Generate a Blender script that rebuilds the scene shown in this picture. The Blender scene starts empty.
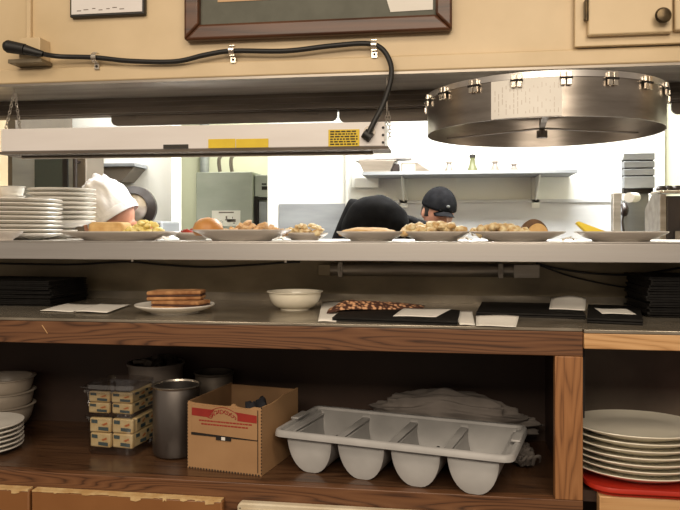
import bpy, bmesh, math, random
from mathutils import Vector, Matrix, noise, Euler
R = math.radians
random.seed(7)
SC = bpy.context.scene
COL = SC.collection

# ------------------------------------------------------------------ camera
F = 720.0; TH = R(8.5); E = 1.25; HY = 231.0
CT, ST = math.cos(TH), math.sin(TH)
cam_d = bpy.data.cameras.new('camera'); cam = bpy.data.objects.new('camera', cam_d); COL.objects.link(cam)
cam_d.sensor_width = 36; cam_d.lens = 36 * F / 680; cam_d.shift_y = -(255 - HY) / 680
cam_d.clip_start = 0.05; cam_d.clip_end = 60
cam.location = (0, 0, E); cam.rotation_euler = (R(90), 0, TH)
SC.camera = cam

# ------------------------------------------------------------------ world, lights, exposure
SC.view_settings.view_transform = 'Standard'; SC.view_settings.look = 'None'
SC.view_settings.gamma = 1; SC.view_settings.use_curve_mapping = False
SC.view_settings.exposure = 0.0
w = bpy.data.worlds.new('world'); SC.world = w; w.use_nodes = True
w.node_tree.nodes['Background'].inputs[0].default_value = (1.0, 0.84, 0.68, 1)
w.node_tree.nodes['Background'].inputs[1].default_value = 0.29

def area(name, loc, size, power, col, rot=(0, 0, 0)):
    l = bpy.data.lights.new(name, 'AREA'); l.shape = 'RECTANGLE'; l.size, l.size_y = size
    l.energy = power; l.color = col
    o = bpy.data.objects.new(name, l); COL.objects.link(o); o.location = loc; o.rotation_euler = rot
    return o
WARM = (1.0, 0.85, 0.67)
area('dining_ceiling_light', (-1.0, 0.1, 2.55), (0.7, 0.5), 9, WARM, (R(25), 0, 0))
area('dining_ceiling_light', (0.5, 0.1, 2.55), (0.7, 0.5), 12, WARM, (R(25), 0, 0))
area('dining_front_light', (-0.1, -1.3, 2.3), (2.4, 0.5), 47, WARM, (R(58), 0, 0))  # unseen area light behind the camera, added for frontal light on the cabinets
KW = (1.0, 0.985, 0.94)
area('kitchen_ceiling_light', (-1.6, 3.0, 2.55), (1.2, 0.6), 24, KW)
area('kitchen_ceiling_light', (0.2, 3.3, 2.55), (1.2, 0.6), 125, KW)
area('kitchen_ceiling_light', (-0.5, 2.3, 2.55), (1.2, 0.3), 9, KW)
area('back_room_ceiling_light', (-1.6, 5.3, 2.5), (0.6, 0.6), 22, (1, 0.97, 0.82))

# ------------------------------------------------------------------ pixel -> place helpers
def P(px, py, Y):
    u = (px - 340) / F; D = Y / (CT + u * ST)
    return Vector((D * (u * CT - ST), Y, E + (HY - py) / F * D))
def X(px, Y): return P(px, 231, Y).x
def Z(rel): return E + rel

# ------------------------------------------------------------------ materials
def lin(c): return tuple((v / 255 / 12.92) if v / 255 <= 0.04045 else ((v / 255 + 0.055) / 1.055) ** 2.4 for v in c)
def base(name, rgb, rough=0.5, metal=0.0, **kw):
    m = bpy.data.materials.new(name); m.use_nodes = True
    b = m.node_tree.nodes['Principled BSDF']
    b.inputs['Base Color'].default_value = (*lin(rgb), 1); b.inputs['Roughness'].default_value = rough
    b.inputs['Metallic'].default_value = metal
    for k, v in kw.items(): b.inputs[k.replace('_', ' ')].default_value = v
    return m, m.node_tree.nodes, m.node_tree.links, b
def mottled(name, rgb, rgb2, scale=(8, 8, 8), rough=0.5, metal=0.0, bump=0.0, ns=1.0, detail=5, rough2=None, lo=0.35, hi=0.65, **kw):
    m, n, l, b = base(name, rgb, rough, metal, **kw)
    tc = n.new('ShaderNodeTexCoord'); mp = n.new('ShaderNodeMapping'); mp.inputs['Scale'].default_value = scale
    no = n.new('ShaderNodeTexNoise'); no.inputs['Scale'].default_value = ns; no.inputs['Detail'].default_value = detail
    cr = n.new('ShaderNodeValToRGB'); cr.color_ramp.elements[0].position = lo; cr.color_ramp.elements[1].position = hi
    cr.color_ramp.elements[0].color = (*lin(rgb), 1); cr.color_ramp.elements[1].color = (*lin(rgb2), 1)
    l.new(tc.outputs['Object'], mp.inputs['Vector']); l.new(mp.outputs[0], no.inputs['Vector'])
    l.new(no.outputs['Fac'], cr.inputs[0]); l.new(cr.outputs[0], b.inputs['Base Color'])
    if rough2 is not None:
        mr = n.new('ShaderNodeMapRange'); mr.inputs['To Min'].default_value = rough; mr.inputs['To Max'].default_value = rough2
        l.new(no.outputs['Fac'], mr.inputs[0]); l.new(mr.outputs[0], b.inputs['Roughness'])
    if bump:
        bp = n.new('ShaderNodeBump'); bp.inputs['Strength'].default_value = bump; bp.inputs['Distance'].default_value = 0.004
        l.new(no.outputs['Fac'], bp.inputs['Height']); l.new(bp.outputs[0], b.inputs['Normal'])
    return m
def wood(name, c1, c2, c3, axis='X', rings=9.0, rough=0.45, stretch=1.1, across=13.0):
    """flat-sawn grain: contour lines of a stretched noise plus fine pores"""
    m, n, l, b = base(name, c1, rough)
    tc = n.new('ShaderNodeTexCoord'); mp = n.new('ShaderNodeMapping')
    mp.inputs['Scale'].default_value = {'X': (stretch, across, across), 'Z': (across, across, stretch)}[axis]
    mp.inputs['Location'].default_value = (3.7, 1.3, 5.1)
    n1 = n.new('ShaderNodeTexNoise'); n1.inputs['Scale'].default_value = 1.0; n1.inputs['Detail'].default_value = 2.0; n1.inputs['Roughness'].default_value = 0.4
    mu = n.new('ShaderNodeMath'); mu.operation = 'MULTIPLY'; mu.inputs[1].default_value = rings
    pp = n.new('ShaderNodeMath'); pp.operation = 'PINGPONG'; pp.inputs[1].default_value = 0.5
    mp2 = n.new('ShaderNodeMapping'); mp2.inputs['Scale'].default_value = {'X': (9, 420, 420), 'Z': (420, 420, 9)}[axis]
    n2 = n.new('ShaderNodeTexNoise'); n2.inputs['Scale'].default_value = 1.0; n2.inputs['Detail'].default_value = 3
    a1 = n.new('ShaderNodeMath'); a1.operation = 'MULTIPLY_ADD'; a1.inputs[1].default_value = 1.35
    m2 = n.new('ShaderNodeMath'); m2.operation = 'MULTIPLY'; m2.inputs[1].default_value = 0.6
    cr = n.new('ShaderNodeValToRGB'); e = cr.color_ramp.elements
    e[0].position = 0.22; e[0].color = (*lin(c1), 1); e[1].position = 1.0; e[1].color = (*lin(c3), 1)
    k = e.new(0.52); k.color = (*lin(c2), 1)
    l.new(tc.outputs['Object'], mp.inputs['Vector']); l.new(mp.outputs[0], n1.inputs['Vector']); l.new(n1.outputs['Fac'], mu.inputs[0]); l.new(mu.outputs[0], pp.inputs[0])
    l.new(tc.outputs['Object'], mp2.inputs['Vector']); l.new(mp2.outputs[0], n2.inputs['Vector']); l.new(n2.outputs['Fac'], m2.inputs[0])
    l.new(pp.outputs[0], a1.inputs[0]); l.new(m2.outputs[0], a1.inputs[2]); l.new(a1.outputs[0], cr.inputs[0]); l.new(cr.outputs[0], b.inputs['Base Color'])
    return m
M = {}
M['cream'] = mottled('cream_paint', (216, 193, 156), (202, 179, 141), (5, 5, 5), 0.45, bump=0.12, detail=8)
M['cream_dark'] = mottled('cream_paint_shadowgap', (120, 92, 58), (96, 72, 44), (9, 9, 9), 0.6)
M['grime_steel'] = mottled('dingy_steel', (158, 144, 118), (118, 106, 86), (6, 6, 9), 0.45, 0.35, detail=9, rough2=0.6)
M['steel'] = mottled('brushed_steel', (222, 218, 214), (198, 193, 188), (1.5, 40, 40), 0.22, 0.9, detail=6, rough2=0.46)
M['steel_top'] = mottled('worn_counter_steel', (176, 166, 150), (136, 126, 110), (9, 14, 9), 0.09, 0.6, detail=8, rough2=0.34)
M['ring_steel'] = mottled('ring_steel', (184, 175, 166), (146, 138, 130), (6, 6, 30), 0.24, 1.0, rough2=0.36)
M['clip_steel'] = base('clip_steel', (225, 215, 200), 0.25, 0.9)[0]
M['dull_steel'] = mottled('dull_steel', (164, 156, 146), (134, 126, 116), (3, 30, 30), 0.4, 0.7)
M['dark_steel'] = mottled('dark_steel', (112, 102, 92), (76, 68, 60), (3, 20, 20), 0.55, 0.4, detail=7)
M['canister_steel'] = mottled('canister_steel', (150, 143, 138), (112, 106, 102), (12, 12, 4), 0.30, 0.95, rough2=0.45)
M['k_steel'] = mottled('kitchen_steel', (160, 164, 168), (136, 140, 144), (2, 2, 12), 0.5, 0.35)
M['k_white'] = mottled('kitchen_white_paint', (236, 236, 230), (226, 227, 220), (2, 2, 2), 0.6)
M['k_green'] = mottled('kitchen_pale_green_paint', (214, 215, 196), (206, 208, 186), (2, 2, 2), 0.6)
M['fridge'] = mottled('fridge_grey', (172, 176, 168), (158, 163, 154), (4, 4, 8), 0.5, 0.2)
M['brown_panel'] = mottled('brown_grey_panel', (120, 110, 98), (98, 90, 80), (4, 4, 4), 0.5, 0.3)
M['lampwhite'] = mottled('white_enamel', (228, 223, 220), (220, 214, 210), (3, 20, 20), 0.4)
M['dark_wood'] = wood('dark_stained_oak', (58, 36, 23), (106, 70, 45), (120, 82, 54), 'X', 20, 0.42, 1.5, 20)
M['shelf_wood'] = wood('dark_shelf_wood', (50, 33, 23), (82, 56, 38), (94, 67, 46), 'X', 16, 0.27, 1.2, 14)
M['post_wood'] = wood('reddish_oak', (112, 72, 42), (150, 102, 62), (164, 114, 72), 'Z', 13, 0.45, 1.8, 22)
M['light_oak'] = wood('light_oak', (168, 124, 78), (202, 156, 106), (214, 170, 120), 'X', 10, 0.45, 1.6, 16)
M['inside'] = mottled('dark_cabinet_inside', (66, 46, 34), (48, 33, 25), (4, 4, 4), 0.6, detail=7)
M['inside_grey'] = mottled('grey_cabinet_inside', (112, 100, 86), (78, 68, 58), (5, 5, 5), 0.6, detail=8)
M['brown_door'] = mottled('brown_laminate', (150, 102, 60), (134, 88, 50), (5, 5, 5), 0.4)
M['chip'] = mottled('chipped_edge', (222, 192, 140), (196, 156, 102), (40, 40, 40), 0.7, bump=0.3)
M['offwhite_door'] = mottled('offwhite_laminate', (226, 214, 190), (196, 178, 146), (8, 8, 8), 0.5)
M['tile_floor'] = mottled('dark_floor_tile', (92, 70, 56), (74, 56, 46), (4, 4, 4), 0.5)
M['black_rubber'] = base('black_rubber', (22, 20, 18), 0.5)[0]
M['black_folder'] = mottled('black_leatherette', (19, 17, 16), (27, 25, 23), (60, 60, 60), 0.6, bump=0.2, Specular_IOR_Level=0.2)
M['china'] = mottled('white_china', (232, 228, 220), (224, 219, 210), (4, 4, 4), 0.22)
M['china_cream'] = mottled('cream_china', (236, 230, 214), (228, 221, 202), (4, 4, 4), 0.22)
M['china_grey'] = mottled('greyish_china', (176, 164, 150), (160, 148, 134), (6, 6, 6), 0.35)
M['china_edge'] = base('plate_rim_grey', (196, 186, 174), 0.3)[0]
M['wall_steel'] = mottled('wall_panel_steel', (206, 208, 210), (192, 194, 197), (2, 2, 12), 0.5, 0.1)
M['china_platter_shaded'] = mottled('platter_china_shaded', (198, 190, 182), (188, 180, 171), (4, 4, 4), 0.3)  # china darkened overall: shade on the platters is put into the colour
M['foam'] = mottled('grey_tub_plastic', (126, 116, 108), (110, 100, 92), (6, 6, 6), 0.45)
M['paper'] = mottled('white_paper', (234, 230, 222), (224, 219, 210), (10, 10, 10), 0.7)
M['ink'] = base('grey_ink', (120, 108, 100), 0.7)[0]
M['dark_ink'] = base('dark_ink', (60, 50, 20), 0.7)[0]
M['yellow'] = mottled('yellow_sticker', (226, 196, 40), (216, 184, 32), (30, 30, 30), 0.5)
M['black_label'] = base('dark_label', (40, 36, 32), 0.5)[0]
M['grey_plastic'] = mottled('grey_bin_plastic', (174, 172, 170), (160, 158, 156), (14, 14, 14), 0.42, bump=0.05)
M['card'] = mottled('cardboard', (172, 134, 94), (158, 120, 82), (8, 8, 8), 0.75, bump=0.1)
M['card_edge'] = mottled('cardboard_edge', (204, 164, 116), (182, 140, 92), (60, 60, 60), 0.8)
M['card_in'] = mottled('cardboard_inside', (142, 108, 74), (120, 90, 60), (8, 8, 8), 0.8)
M['red_ink'] = mottled('red_print', (158, 44, 32), (140, 36, 28), (20, 20, 20), 0.6)
M['slot'] = base('dark_slot', (28, 22, 18), 0.8)[0]
M['red_tray'] = mottled('red_tray_plastic', (190, 52, 34), (172, 42, 28), (10, 10, 10), 0.32)
M['cloth'] = mottled('grey_white_cloth', (124, 116, 110), (108, 101, 96), (12, 12, 12), 0.9, bump=0.15)
M['frame_wood'] = wood('picture_frame_wood', (56, 32, 18), (80, 48, 28), (92, 56, 33), 'X', 7, 0.35, 0.8, 14)
M['mat_board'] = mottled('grey_green_mat', (92, 92, 80), (82, 82, 70), (20, 20, 20), 0.6)
M['mat_line'] = base('pale_mat_edge', (196, 160, 120), 0.6)[0]
M['knob'] = mottled('antique_brass', (92, 78, 56), (60, 50, 36), (60, 60, 60), 0.35, 0.8)
M['k_black'] = mottled('black_enamel', (48, 38, 34), (36, 28, 26), (10, 10, 10), 0.4)
M['dark_glass'] = base('oven_glass', (58, 68, 68), 0.12, 0.2)[0]
M['skin'] = mottled('skin', (186, 134, 110), (170, 118, 96), (30, 30, 30), 0.5)
M['white_cloth'] = mottled('white_cloth', (228, 226, 226), (206, 204, 208), (12, 12, 12), 0.85, bump=0.15)
M['black_cloth'] = mottled('black_cloth', (24, 24, 26), (15, 15, 17), (40, 40, 40), 0.95, bump=0.2, Specular_IOR_Level=0.08)
M['red_cloth'] = mottled('dark_red_cloth', (146, 40, 46), (124, 30, 38), (30, 30, 30), 0.85)
M['navy_cloth'] = mottled('navy_cloth', (40, 46, 92), (32, 36, 76), (30, 30, 30), 0.85)
M['dark_trouser'] = mottled('dark_trouser_cloth', (46, 46, 52), (36, 36, 42), (30, 30, 30), 0.9)
M['hair'] = base('dark_hair', (30, 22, 18), 0.7)[0]
M['eye'] = base('eye', (38, 28, 24), 0.3)[0]
M['lip'] = base('lips', (150, 84, 74), 0.5)[0]
M['toast'] = mottled('toast', (190, 142, 94), (136, 90, 52), (40, 40, 40), 0.8, bump=0.5)
M['crust'] = mottled('toast_crust', (120, 70, 36), (92, 52, 26), (50, 50, 50), 0.8, bump=0.4)
M['meat'] = mottled('filling', (88, 50, 36), (60, 34, 26), (60, 60, 60), 0.6, bump=0.4)
M['bread'] = mottled('bread', (214, 178, 120), (190, 148, 88), (40, 40, 40), 0.8, bump=0.3)
M['bun'] = mottled('bun', (206, 152, 90), (184, 126, 66), (20, 20, 20), 0.45)
M['egg'] = mottled('scrambled_egg', (236, 220, 150), (222, 196, 104), (60, 60, 60), 0.6, bump=0.5)
M['potato'] = mottled('fried_potato', (222, 188, 144), (192, 148, 98), (50, 50, 50), 0.7, bump=0.5)
M['hash'] = mottled('hash', (232, 218, 176), (192, 152, 96), (90, 90, 90), 0.7, bump=0.6)
M['green'] = mottled('herb', (96, 112, 56), (70, 84, 40), (40, 40, 40), 0.7)
M['bacon'] = mottled('bacon', (176, 52, 30), (130, 34, 22), (70, 70, 70), 0.5, bump=0.4)
M['lemon'] = mottled('yellow_fruit', (240, 216, 70), (232, 200, 50), (20, 20, 20), 0.5)
M['brown_bread'] = mottled('brown_bread', (116, 88, 64), (92, 68, 48), (40, 40, 40), 0.8, bump=0.3)
M['butter'] = mottled('yellow_packet', (226, 204, 156), (214, 184, 128), (60, 60, 60), 0.4)
M['butter_print'] = base('teal_print', (70, 92, 96), 0.5)[0]
M['butter_red'] = base('orange_print', (196, 112, 60), 0.5)[0]
M['cone'] = base('pale_plastic', (225, 225, 215), 0.4)[0]
M['olive'] = base('olive_plastic', (96, 98, 66), 0.5)[0]
# leopard cloth
mm, n_, l_, b_ = base('leopard_cloth', (150, 96, 60), 0.85)
tc_ = n_.new('ShaderNodeTexCoord'); vo_ = n_.new('ShaderNodeTexVoronoi'); vo_.inputs['Scale'].default_value = 110
cr_ = n_.new('ShaderNodeValToRGB'); cr_.color_ramp.elements[0].position = 0.25; cr_.color_ramp.elements[0].color = (*lin((222, 168, 124)), 1)
cr_.color_ramp.elements[1].position = 0.55; cr_.color_ramp.elements[1].color = (*lin((70, 38, 24)), 1)
l_.new(tc_.outputs['Object'], vo_.inputs['Vector']); l_.new(vo_.outputs['Distance'], cr_.inputs[0]); l_.new(cr_.outputs[0], b_.inputs['Base Color'])
M['leopard'] = mm
# clear plastic
mm, n_, l_, b_ = base('clear_plastic', (235, 235, 240), 0.08)
tr_ = n_.new('ShaderNodeBsdfTransparent'); gl_ = n_.new('ShaderNodeBsdfGlossy'); gl_.inputs['Roughness'].default_value = 0.12
tr_.inputs[0].default_value = (0.93, 0.93, 0.94, 1)
mx_ = n_.new('ShaderNodeMixShader'); mx_.inputs[0].default_value = 0.20
l_.new(tr_.outputs[0], mx_.inputs[1]); l_.new(gl_.outputs[0], mx_.inputs[2]); l_.new(mx_.outputs[0], n_['Material Output'].inputs['Surface'])
M['clear'] = mm

# ------------------------------------------------------------------ mesh helpers
class MB:
    def __init__(s): s.bm = bmesh.new()
    def box(s, x0, x1, y0, y1, z0, z1, mi=0, rot=None, piv=None):
        v = [s.bm.verts.new(Vector(c)) for c in ((x0,y0,z0),(x1,y0,z0),(x1,y1,z0),(x0,y1,z0),(x0,y0,z1),(x1,y0,z1),(x1,y1,z1),(x0,y1,z1))]
        for f in ((0,3,2,1),(4,5,6,7),(0,1,5,4),(1,2,6,5),(2,3,7,6),(3,0,4,7)):
            s.bm.faces.new([v[i] for i in f]).material_index = mi
        if rot is not None:
            p = Vector(piv) if piv is not None else Vector(((x0+x1)/2, (y0+y1)/2, (z0+z1)/2)); m = Euler(rot).to_matrix()
            for q in v: q.co = m @ (q.co - p) + p
        return s
    def prism(s, pts, axis, a, b, mi=0):
        """pts 2D polygon; axis 'Y': pts=(x,z) extruded y a..b; 'X': pts=(y,z); 'Z': pts=(x,y)"""
        def mk(p, t): return {'Y': (p[0], t, p[1]), 'X': (t, p[0], p[1]), 'Z': (p[0], p[1], t)}[axis]
        A = [s.bm.verts.new(mk(p, a)) for p in pts]; B = [s.bm.verts.new(mk(p, b)) for p in pts]
        n = len(pts)
        s.bm.faces.new(A).material_index = mi; s.bm.faces.new(B[::-1]).material_index = mi
        for i in range(n): s.bm.faces.new((A[i], B[i], B[(i+1) % n], A[(i+1) % n])).material_index = mi
        return s
    def lathe(s, prof, c=(0, 0, 0), n=48, sx=1, sy=1, closed=False, mi=0, a0=0, a1=2*math.pi, mat=None):
        full = abs(a1 - a0 - 2*math.pi) < 1e-6; m = n if full else n + 1
        rings = []
        for r, z in prof:
            if r < 1e-6: rings.append([s.bm.verts.new((c[0], c[1], c[2] + z))])
            else: rings.append([s.bm.verts.new((c[0] + sx*r*math.cos(a0+(a1-a0)*i/n), c[1] + sy*r*math.sin(a0+(a1-a0)*i/n), c[2] + z)) for i in range(m)])
        if mat is not None:
            for rg in rings:
                for v in rg: v.co = mat @ v.co
        pairs = list(zip(rings, rings[1:]))
        if closed: pairs.append((rings[-1], rings[0]))
        for A, B in pairs:
            for i in range(n):
                j = (i + 1) % m
                a = [A[i], A[j]] if len(A) > 1 else [A[0]]
                b = [B[j], B[i]] if len(B) > 1 else [B[0]]
                if len(a) + len(b) >= 3: s.bm.faces.new(a + b).material_index = mi
        return s
    def tube(s, pts, r, n=10, smooth=True, mi=0, cap=True, flat=1.0):
        pts = [Vector(p) for p in pts]
        if smooth and len(pts) > 2:
            out = []
            for i in range(len(pts) - 1):
                p0 = pts[max(i-1, 0)]; p1 = pts[i]; p2 = pts[i+1]; p3 = pts[min(i+2, len(pts)-1)]
                for k in range(8):
                    t = k / 8
                    out.append(0.5*((2*p1) + (p2-p0)*t + (2*p0-5*p1+4*p2-p3)*t*t + (3*p1-p0-3*p2+p3)*t**3))
            out.append(pts[-1]); pts = out
        rs = r if isinstance(r, (list, tuple)) else None
        prev = None; N = None
        for i, p in enumerate(pts):
            t = (pts[min(i+1, len(pts)-1)] - pts[max(i-1, 0)]).normalized()
            if N is None: N = t.cross(Vector((0.123, 0.3, 1))).normalized()
            N = (N - t * N.dot(t)).normalized(); B = t.cross(N)
            rr = r if rs is None else rs[0] + (rs[-1]-rs[0]) * i / (len(pts)-1)
            ring = [s.bm.verts.new(p + N*rr*math.cos(2*math.pi*k/n) + B*rr*flat*math.sin(2*math.pi*k/n)) for k in range(n)]
            if prev:
                for k in range(n): s.bm.faces.new((prev[k], prev[(k+1)%n], ring[(k+1)%n], ring[k])).material_index = mi
            elif cap: s.bm.faces.new(ring[::-1]).material_index = mi
            prev = ring
        if cap: s.bm.faces.new(prev).material_index = mi
        return s
    def cyl(s, a, b, r, n=20, mi=0): return s.tube([a, b], r, n, False, mi)
    def blob(s, c, rad, sub=3, amp=0.15, fs=20.0, seed=0, rot=0, mi=0, flat=None):
        r = bmesh.ops.create_icosphere(s.bm, subdivisions=sub, radius=1.0)
        for v in r['verts']:
            d = v.co.copy(); q = 1 + amp * noise.noise(d * fs * 0.1 + Vector((seed*3.1, seed*1.7, seed))) + amp*0.5*noise.noise(d*fs*0.3 + Vector((seed, 0, 0)))
            p = Vector((d.x*rad[0], d.y*rad[1], d.z*rad[2])) * q
            if flat is not None and p.z < -flat: p.z = -flat
            ca, sa = math.cos(rot), math.sin(rot)
            v.co = Vector((c[0] + p.x*ca - p.y*sa, c[1] + p.x*sa + p.y*ca, c[2] + p.z))
        for f in s.bm.faces[-1:]: pass
        if mi:
            vs = set(r['verts'])
            for f in s.bm.faces:
                if f.verts[0] in vs: f.material_index = mi
        return s
    def build(s, name, mats, parent=None, smooth=False, bevel=0, seg=2, solid=0, loc=None, angle=35):
        bmesh.ops.recalc_face_normals(s.bm, faces=s.bm.faces)
        me = bpy.data.meshes.new(name); s.bm.to_mesh(me); s.bm.free()
        for k in (mats if isinstance(mats, (list, tuple)) else [mats]): me.materials.append(M[k])
        o = bpy.data.objects.new(name, me); COL.objects.link(o)
        if parent is not None: o.parent = parent
        if loc is not None: o.location = loc
        if smooth: me.shade_smooth()
        if solid:
            so = o.modifiers.new('solid', 'SOLIDIFY'); so.thickness = solid; so.offset = 0
        if bevel:
            bv = o.modifiers.new('bevel', 'BEVEL'); bv.width = bevel; bv.segments = seg; bv.limit_method = 'ANGLE'; bv.angle_limit = R(40)
            me.shade_smooth()
        if smooth or bevel:
            try: me.set_sharp_from_angle(angle=R(angle))
            except Exception: pass
        return o
def tag(o, label, cat, group=None, kind=None):
    o['label'] = label; o['category'] = cat
    if group: o['group'] = group
    if kind: o['kind'] = kind
    return o
def thing(name, label, cat, loc=(0,0,0), rz=0, group=None):
    o = bpy.data.objects.new(name, None); COL.objects.link(o); o.empty_display_size = 0.05
    o.location = loc; o.rotation_euler = (0, 0, rz)
    return tag(o, label, cat, group)
def struct(o): o['kind'] = 'structure'; return o
def dup(root, loc, rz=None, label=None):
    r = root.copy(); COL.objects.link(r); r.location = loc
    if rz is not None: r.rotation_euler = (0, 0, rz)
    if label: r['label'] = label
    for ch in list(root.children):
        c = ch.copy(); COL.objects.link(c); c.parent = r
        for g in list(ch.children):
            d = g.copy(); COL.objects.link(d); d.parent = c
    return r
ORD = ['topmost', 'second from top', 'third from top', 'fourth from top', 'fifth from top', 'sixth from top', 'seventh from top', 'eighth from top', 'ninth from top', 'tenth from top', 'eleventh from top', 'twelfth from top', 'thirteenth from top', 'fourteenth from top', 'fifteenth from top', 'sixteenth from top']
def ordn(i, n): return 'lowest' if i == n - 1 else ORD[i]

# ================================================================== SETTING
ZW = Z(0.357)            # bottom of the wall over the pass
CEIL = 2.62
WX0, WX1 = -2.2, 1.6
def sbox(name, mat, *a, bevel=0): return struct(MB().box(*a).build(name, mat, bevel=bevel))
sbox('floor', 'tile_floor', -3.4, 2.4, -3.0, 6.4, -0.05, 0.0)
sbox('wall_front_upper', 'cream', WX0, WX1, 1.62, 1.78, ZW, CEIL)
sbox('wall_front_lower', 'grime_steel', WX0, WX1, 1.775, 1.95, 0.0, Z(-0.064))
sbox('ceiling', 'k_white', -3.4, 2.4, 1.785, 6.4, CEIL, CEIL + 0.05)
# left jamb column of the pass
sbox('wall_front_jamb', 'cream', WX0, X(8, 1.95), 1.81, 1.95, Z(-0.02), Z(0.40))
sbox('wall_front_left', 'cream', WX0 - 1.2, WX0 - 0.01, 1.62, 1.95, 0, CEIL)
sbox('wall_front_right', 'cream', WX1 + 0.01, WX1 + 0.8, 1.62, 1.95, 0, CEIL)
# lower trim board of the cream wall, steel soffit under it
struct(MB().box(WX0, WX1, 1.611, 1.62, ZW, ZW + 0.036).build('trim_1', 'cream', bevel=0.004))
struct(MB().box(WX0, WX1, 1.611, 1.80, ZW - 0.006, ZW - 0.0005).build('trim_2', 'dull_steel'))
# dark grooved rail behind soffit
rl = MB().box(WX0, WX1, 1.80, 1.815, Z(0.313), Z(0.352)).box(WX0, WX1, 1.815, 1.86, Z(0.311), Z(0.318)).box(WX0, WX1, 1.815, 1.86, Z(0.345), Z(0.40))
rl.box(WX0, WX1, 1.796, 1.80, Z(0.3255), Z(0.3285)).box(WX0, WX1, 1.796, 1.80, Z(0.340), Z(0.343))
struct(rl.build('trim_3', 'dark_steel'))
# kitchen walls
KY = 4.4
xl, xr = X(183, KY), X(268, KY)
sbox('wall_kitchen_back_left', 'k_white', -3.4, xl - 0.06, KY, KY + 0.12, 0, CEIL)
sbox('wall_kitchen_back_right', 'k_white', xr + 0.06, X(664, KY), KY, KY + 0.12, 0, CEIL)
sbox('wall_kitchen_back_lintel', 'k_white', xl - 0.06, xr + 0.06, KY, KY + 0.12, 2.1, CEIL)
jb = MB().box(xr, xr + 0.07, KY - 0.02, KY + 0.14, 0, 2.1).box(xl - 0.075, xr + 0.07, KY - 0.02, KY + 0.14, 2.1, 2.18)
struct(jb.build('door_1', 'k_white', bevel=0.004))
struct(MB().box(X(171, 3.6), X(181.5, 3.74), 3.6, 3.74, 0, CEIL - 0.01).build('trim_5', 'k_white', bevel=0.004))
sbox('wall_kitchen_right_return', 'k_green', X(664, 4.0), 2.0, 4.0, 4.52, 0, CEIL)
sbox('trim_4', 'k_white', X(654.5, 4.0), X(664, 4.0) - 0.002, 3.98, 4.395, 0, CEIL)
sbox('wall_kitchen_left', 'k_white', -3.4, -3.3, 1.96, 6.4, 0, CEIL)
sbox('wall_kitchen_right', 'k_green', 2.0, 2.1, 1.96, 4.52, 0, CEIL)
sbox('wall_back_room', 'k_green', -3.3, 0.5, 6.0, 6.1, 0, CEIL)
sbox('wall_back_room_right', 'k_green', X(300, 5.2), X(300, 5.2) + 0.1, 4.53, 6.0, 0, CEIL)
# steel wainscot on back wall with cap strip
zwt = P(470, 203, KY).z
xm_ = X(349, KY)
struct(MB().box(xr + 0.075, xm_ - 0.002, KY - 0.02, KY - 0.002, 0.3, zwt).build('wall_kitchen_steel_panel_shaded', 'k_steel'))  # left run in darker steel: its dimmer light is put into the colour
wn = MB().box(xm_, X(611, KY), KY - 0.02, KY - 0.002, 0.3, zwt).box(xm_, X(611, KY), KY - 0.035, KY - 0.002, zwt, zwt + 0.018)
struct(wn.build('wall_kitchen_steel_panel', 'wall_steel'))

# ================================================================== BACK BAR
CZ = Z(-0.176); SZ = Z(-0.487); XP0, XP1 = X(555, 1.35), X(583, 1.35)
bb = thing('back_bar_cabinet', 'long dark-stained oak open cabinet holding the grey bin and cardboard box', 'cabinet')
def dbox(*a, name, mat, bevel=0.0): return MB().box(*a).build(name, mat, bb, bevel=bevel)
dbox(-1.6, XP1, 1.35, 1.372, Z(-0.2265), CZ - 0.006, name='top_rail', mat='dark_wood', bevel=0.0015)
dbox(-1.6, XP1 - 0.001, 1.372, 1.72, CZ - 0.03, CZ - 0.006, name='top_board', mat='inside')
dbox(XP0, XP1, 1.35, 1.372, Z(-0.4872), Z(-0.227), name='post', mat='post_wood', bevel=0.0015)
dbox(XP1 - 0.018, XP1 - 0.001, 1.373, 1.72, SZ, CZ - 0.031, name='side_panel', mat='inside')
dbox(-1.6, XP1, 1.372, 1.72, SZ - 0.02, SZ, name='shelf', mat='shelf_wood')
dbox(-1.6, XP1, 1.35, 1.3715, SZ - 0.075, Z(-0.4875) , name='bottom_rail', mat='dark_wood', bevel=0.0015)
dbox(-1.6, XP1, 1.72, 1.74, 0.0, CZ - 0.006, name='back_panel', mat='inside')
dbox(-1.62, -1.6, 1.35, 1.74, 0.0, CZ - 0.006, name='side_panel', mat='dark_wood')
a_, b_ = P(42, 325, 1.3495), P(47.5, 333.5, 1.3495)
MB().tube([a_, b_], 0.0008, 6, False).build('scratch', 'card_edge', bb)
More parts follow.
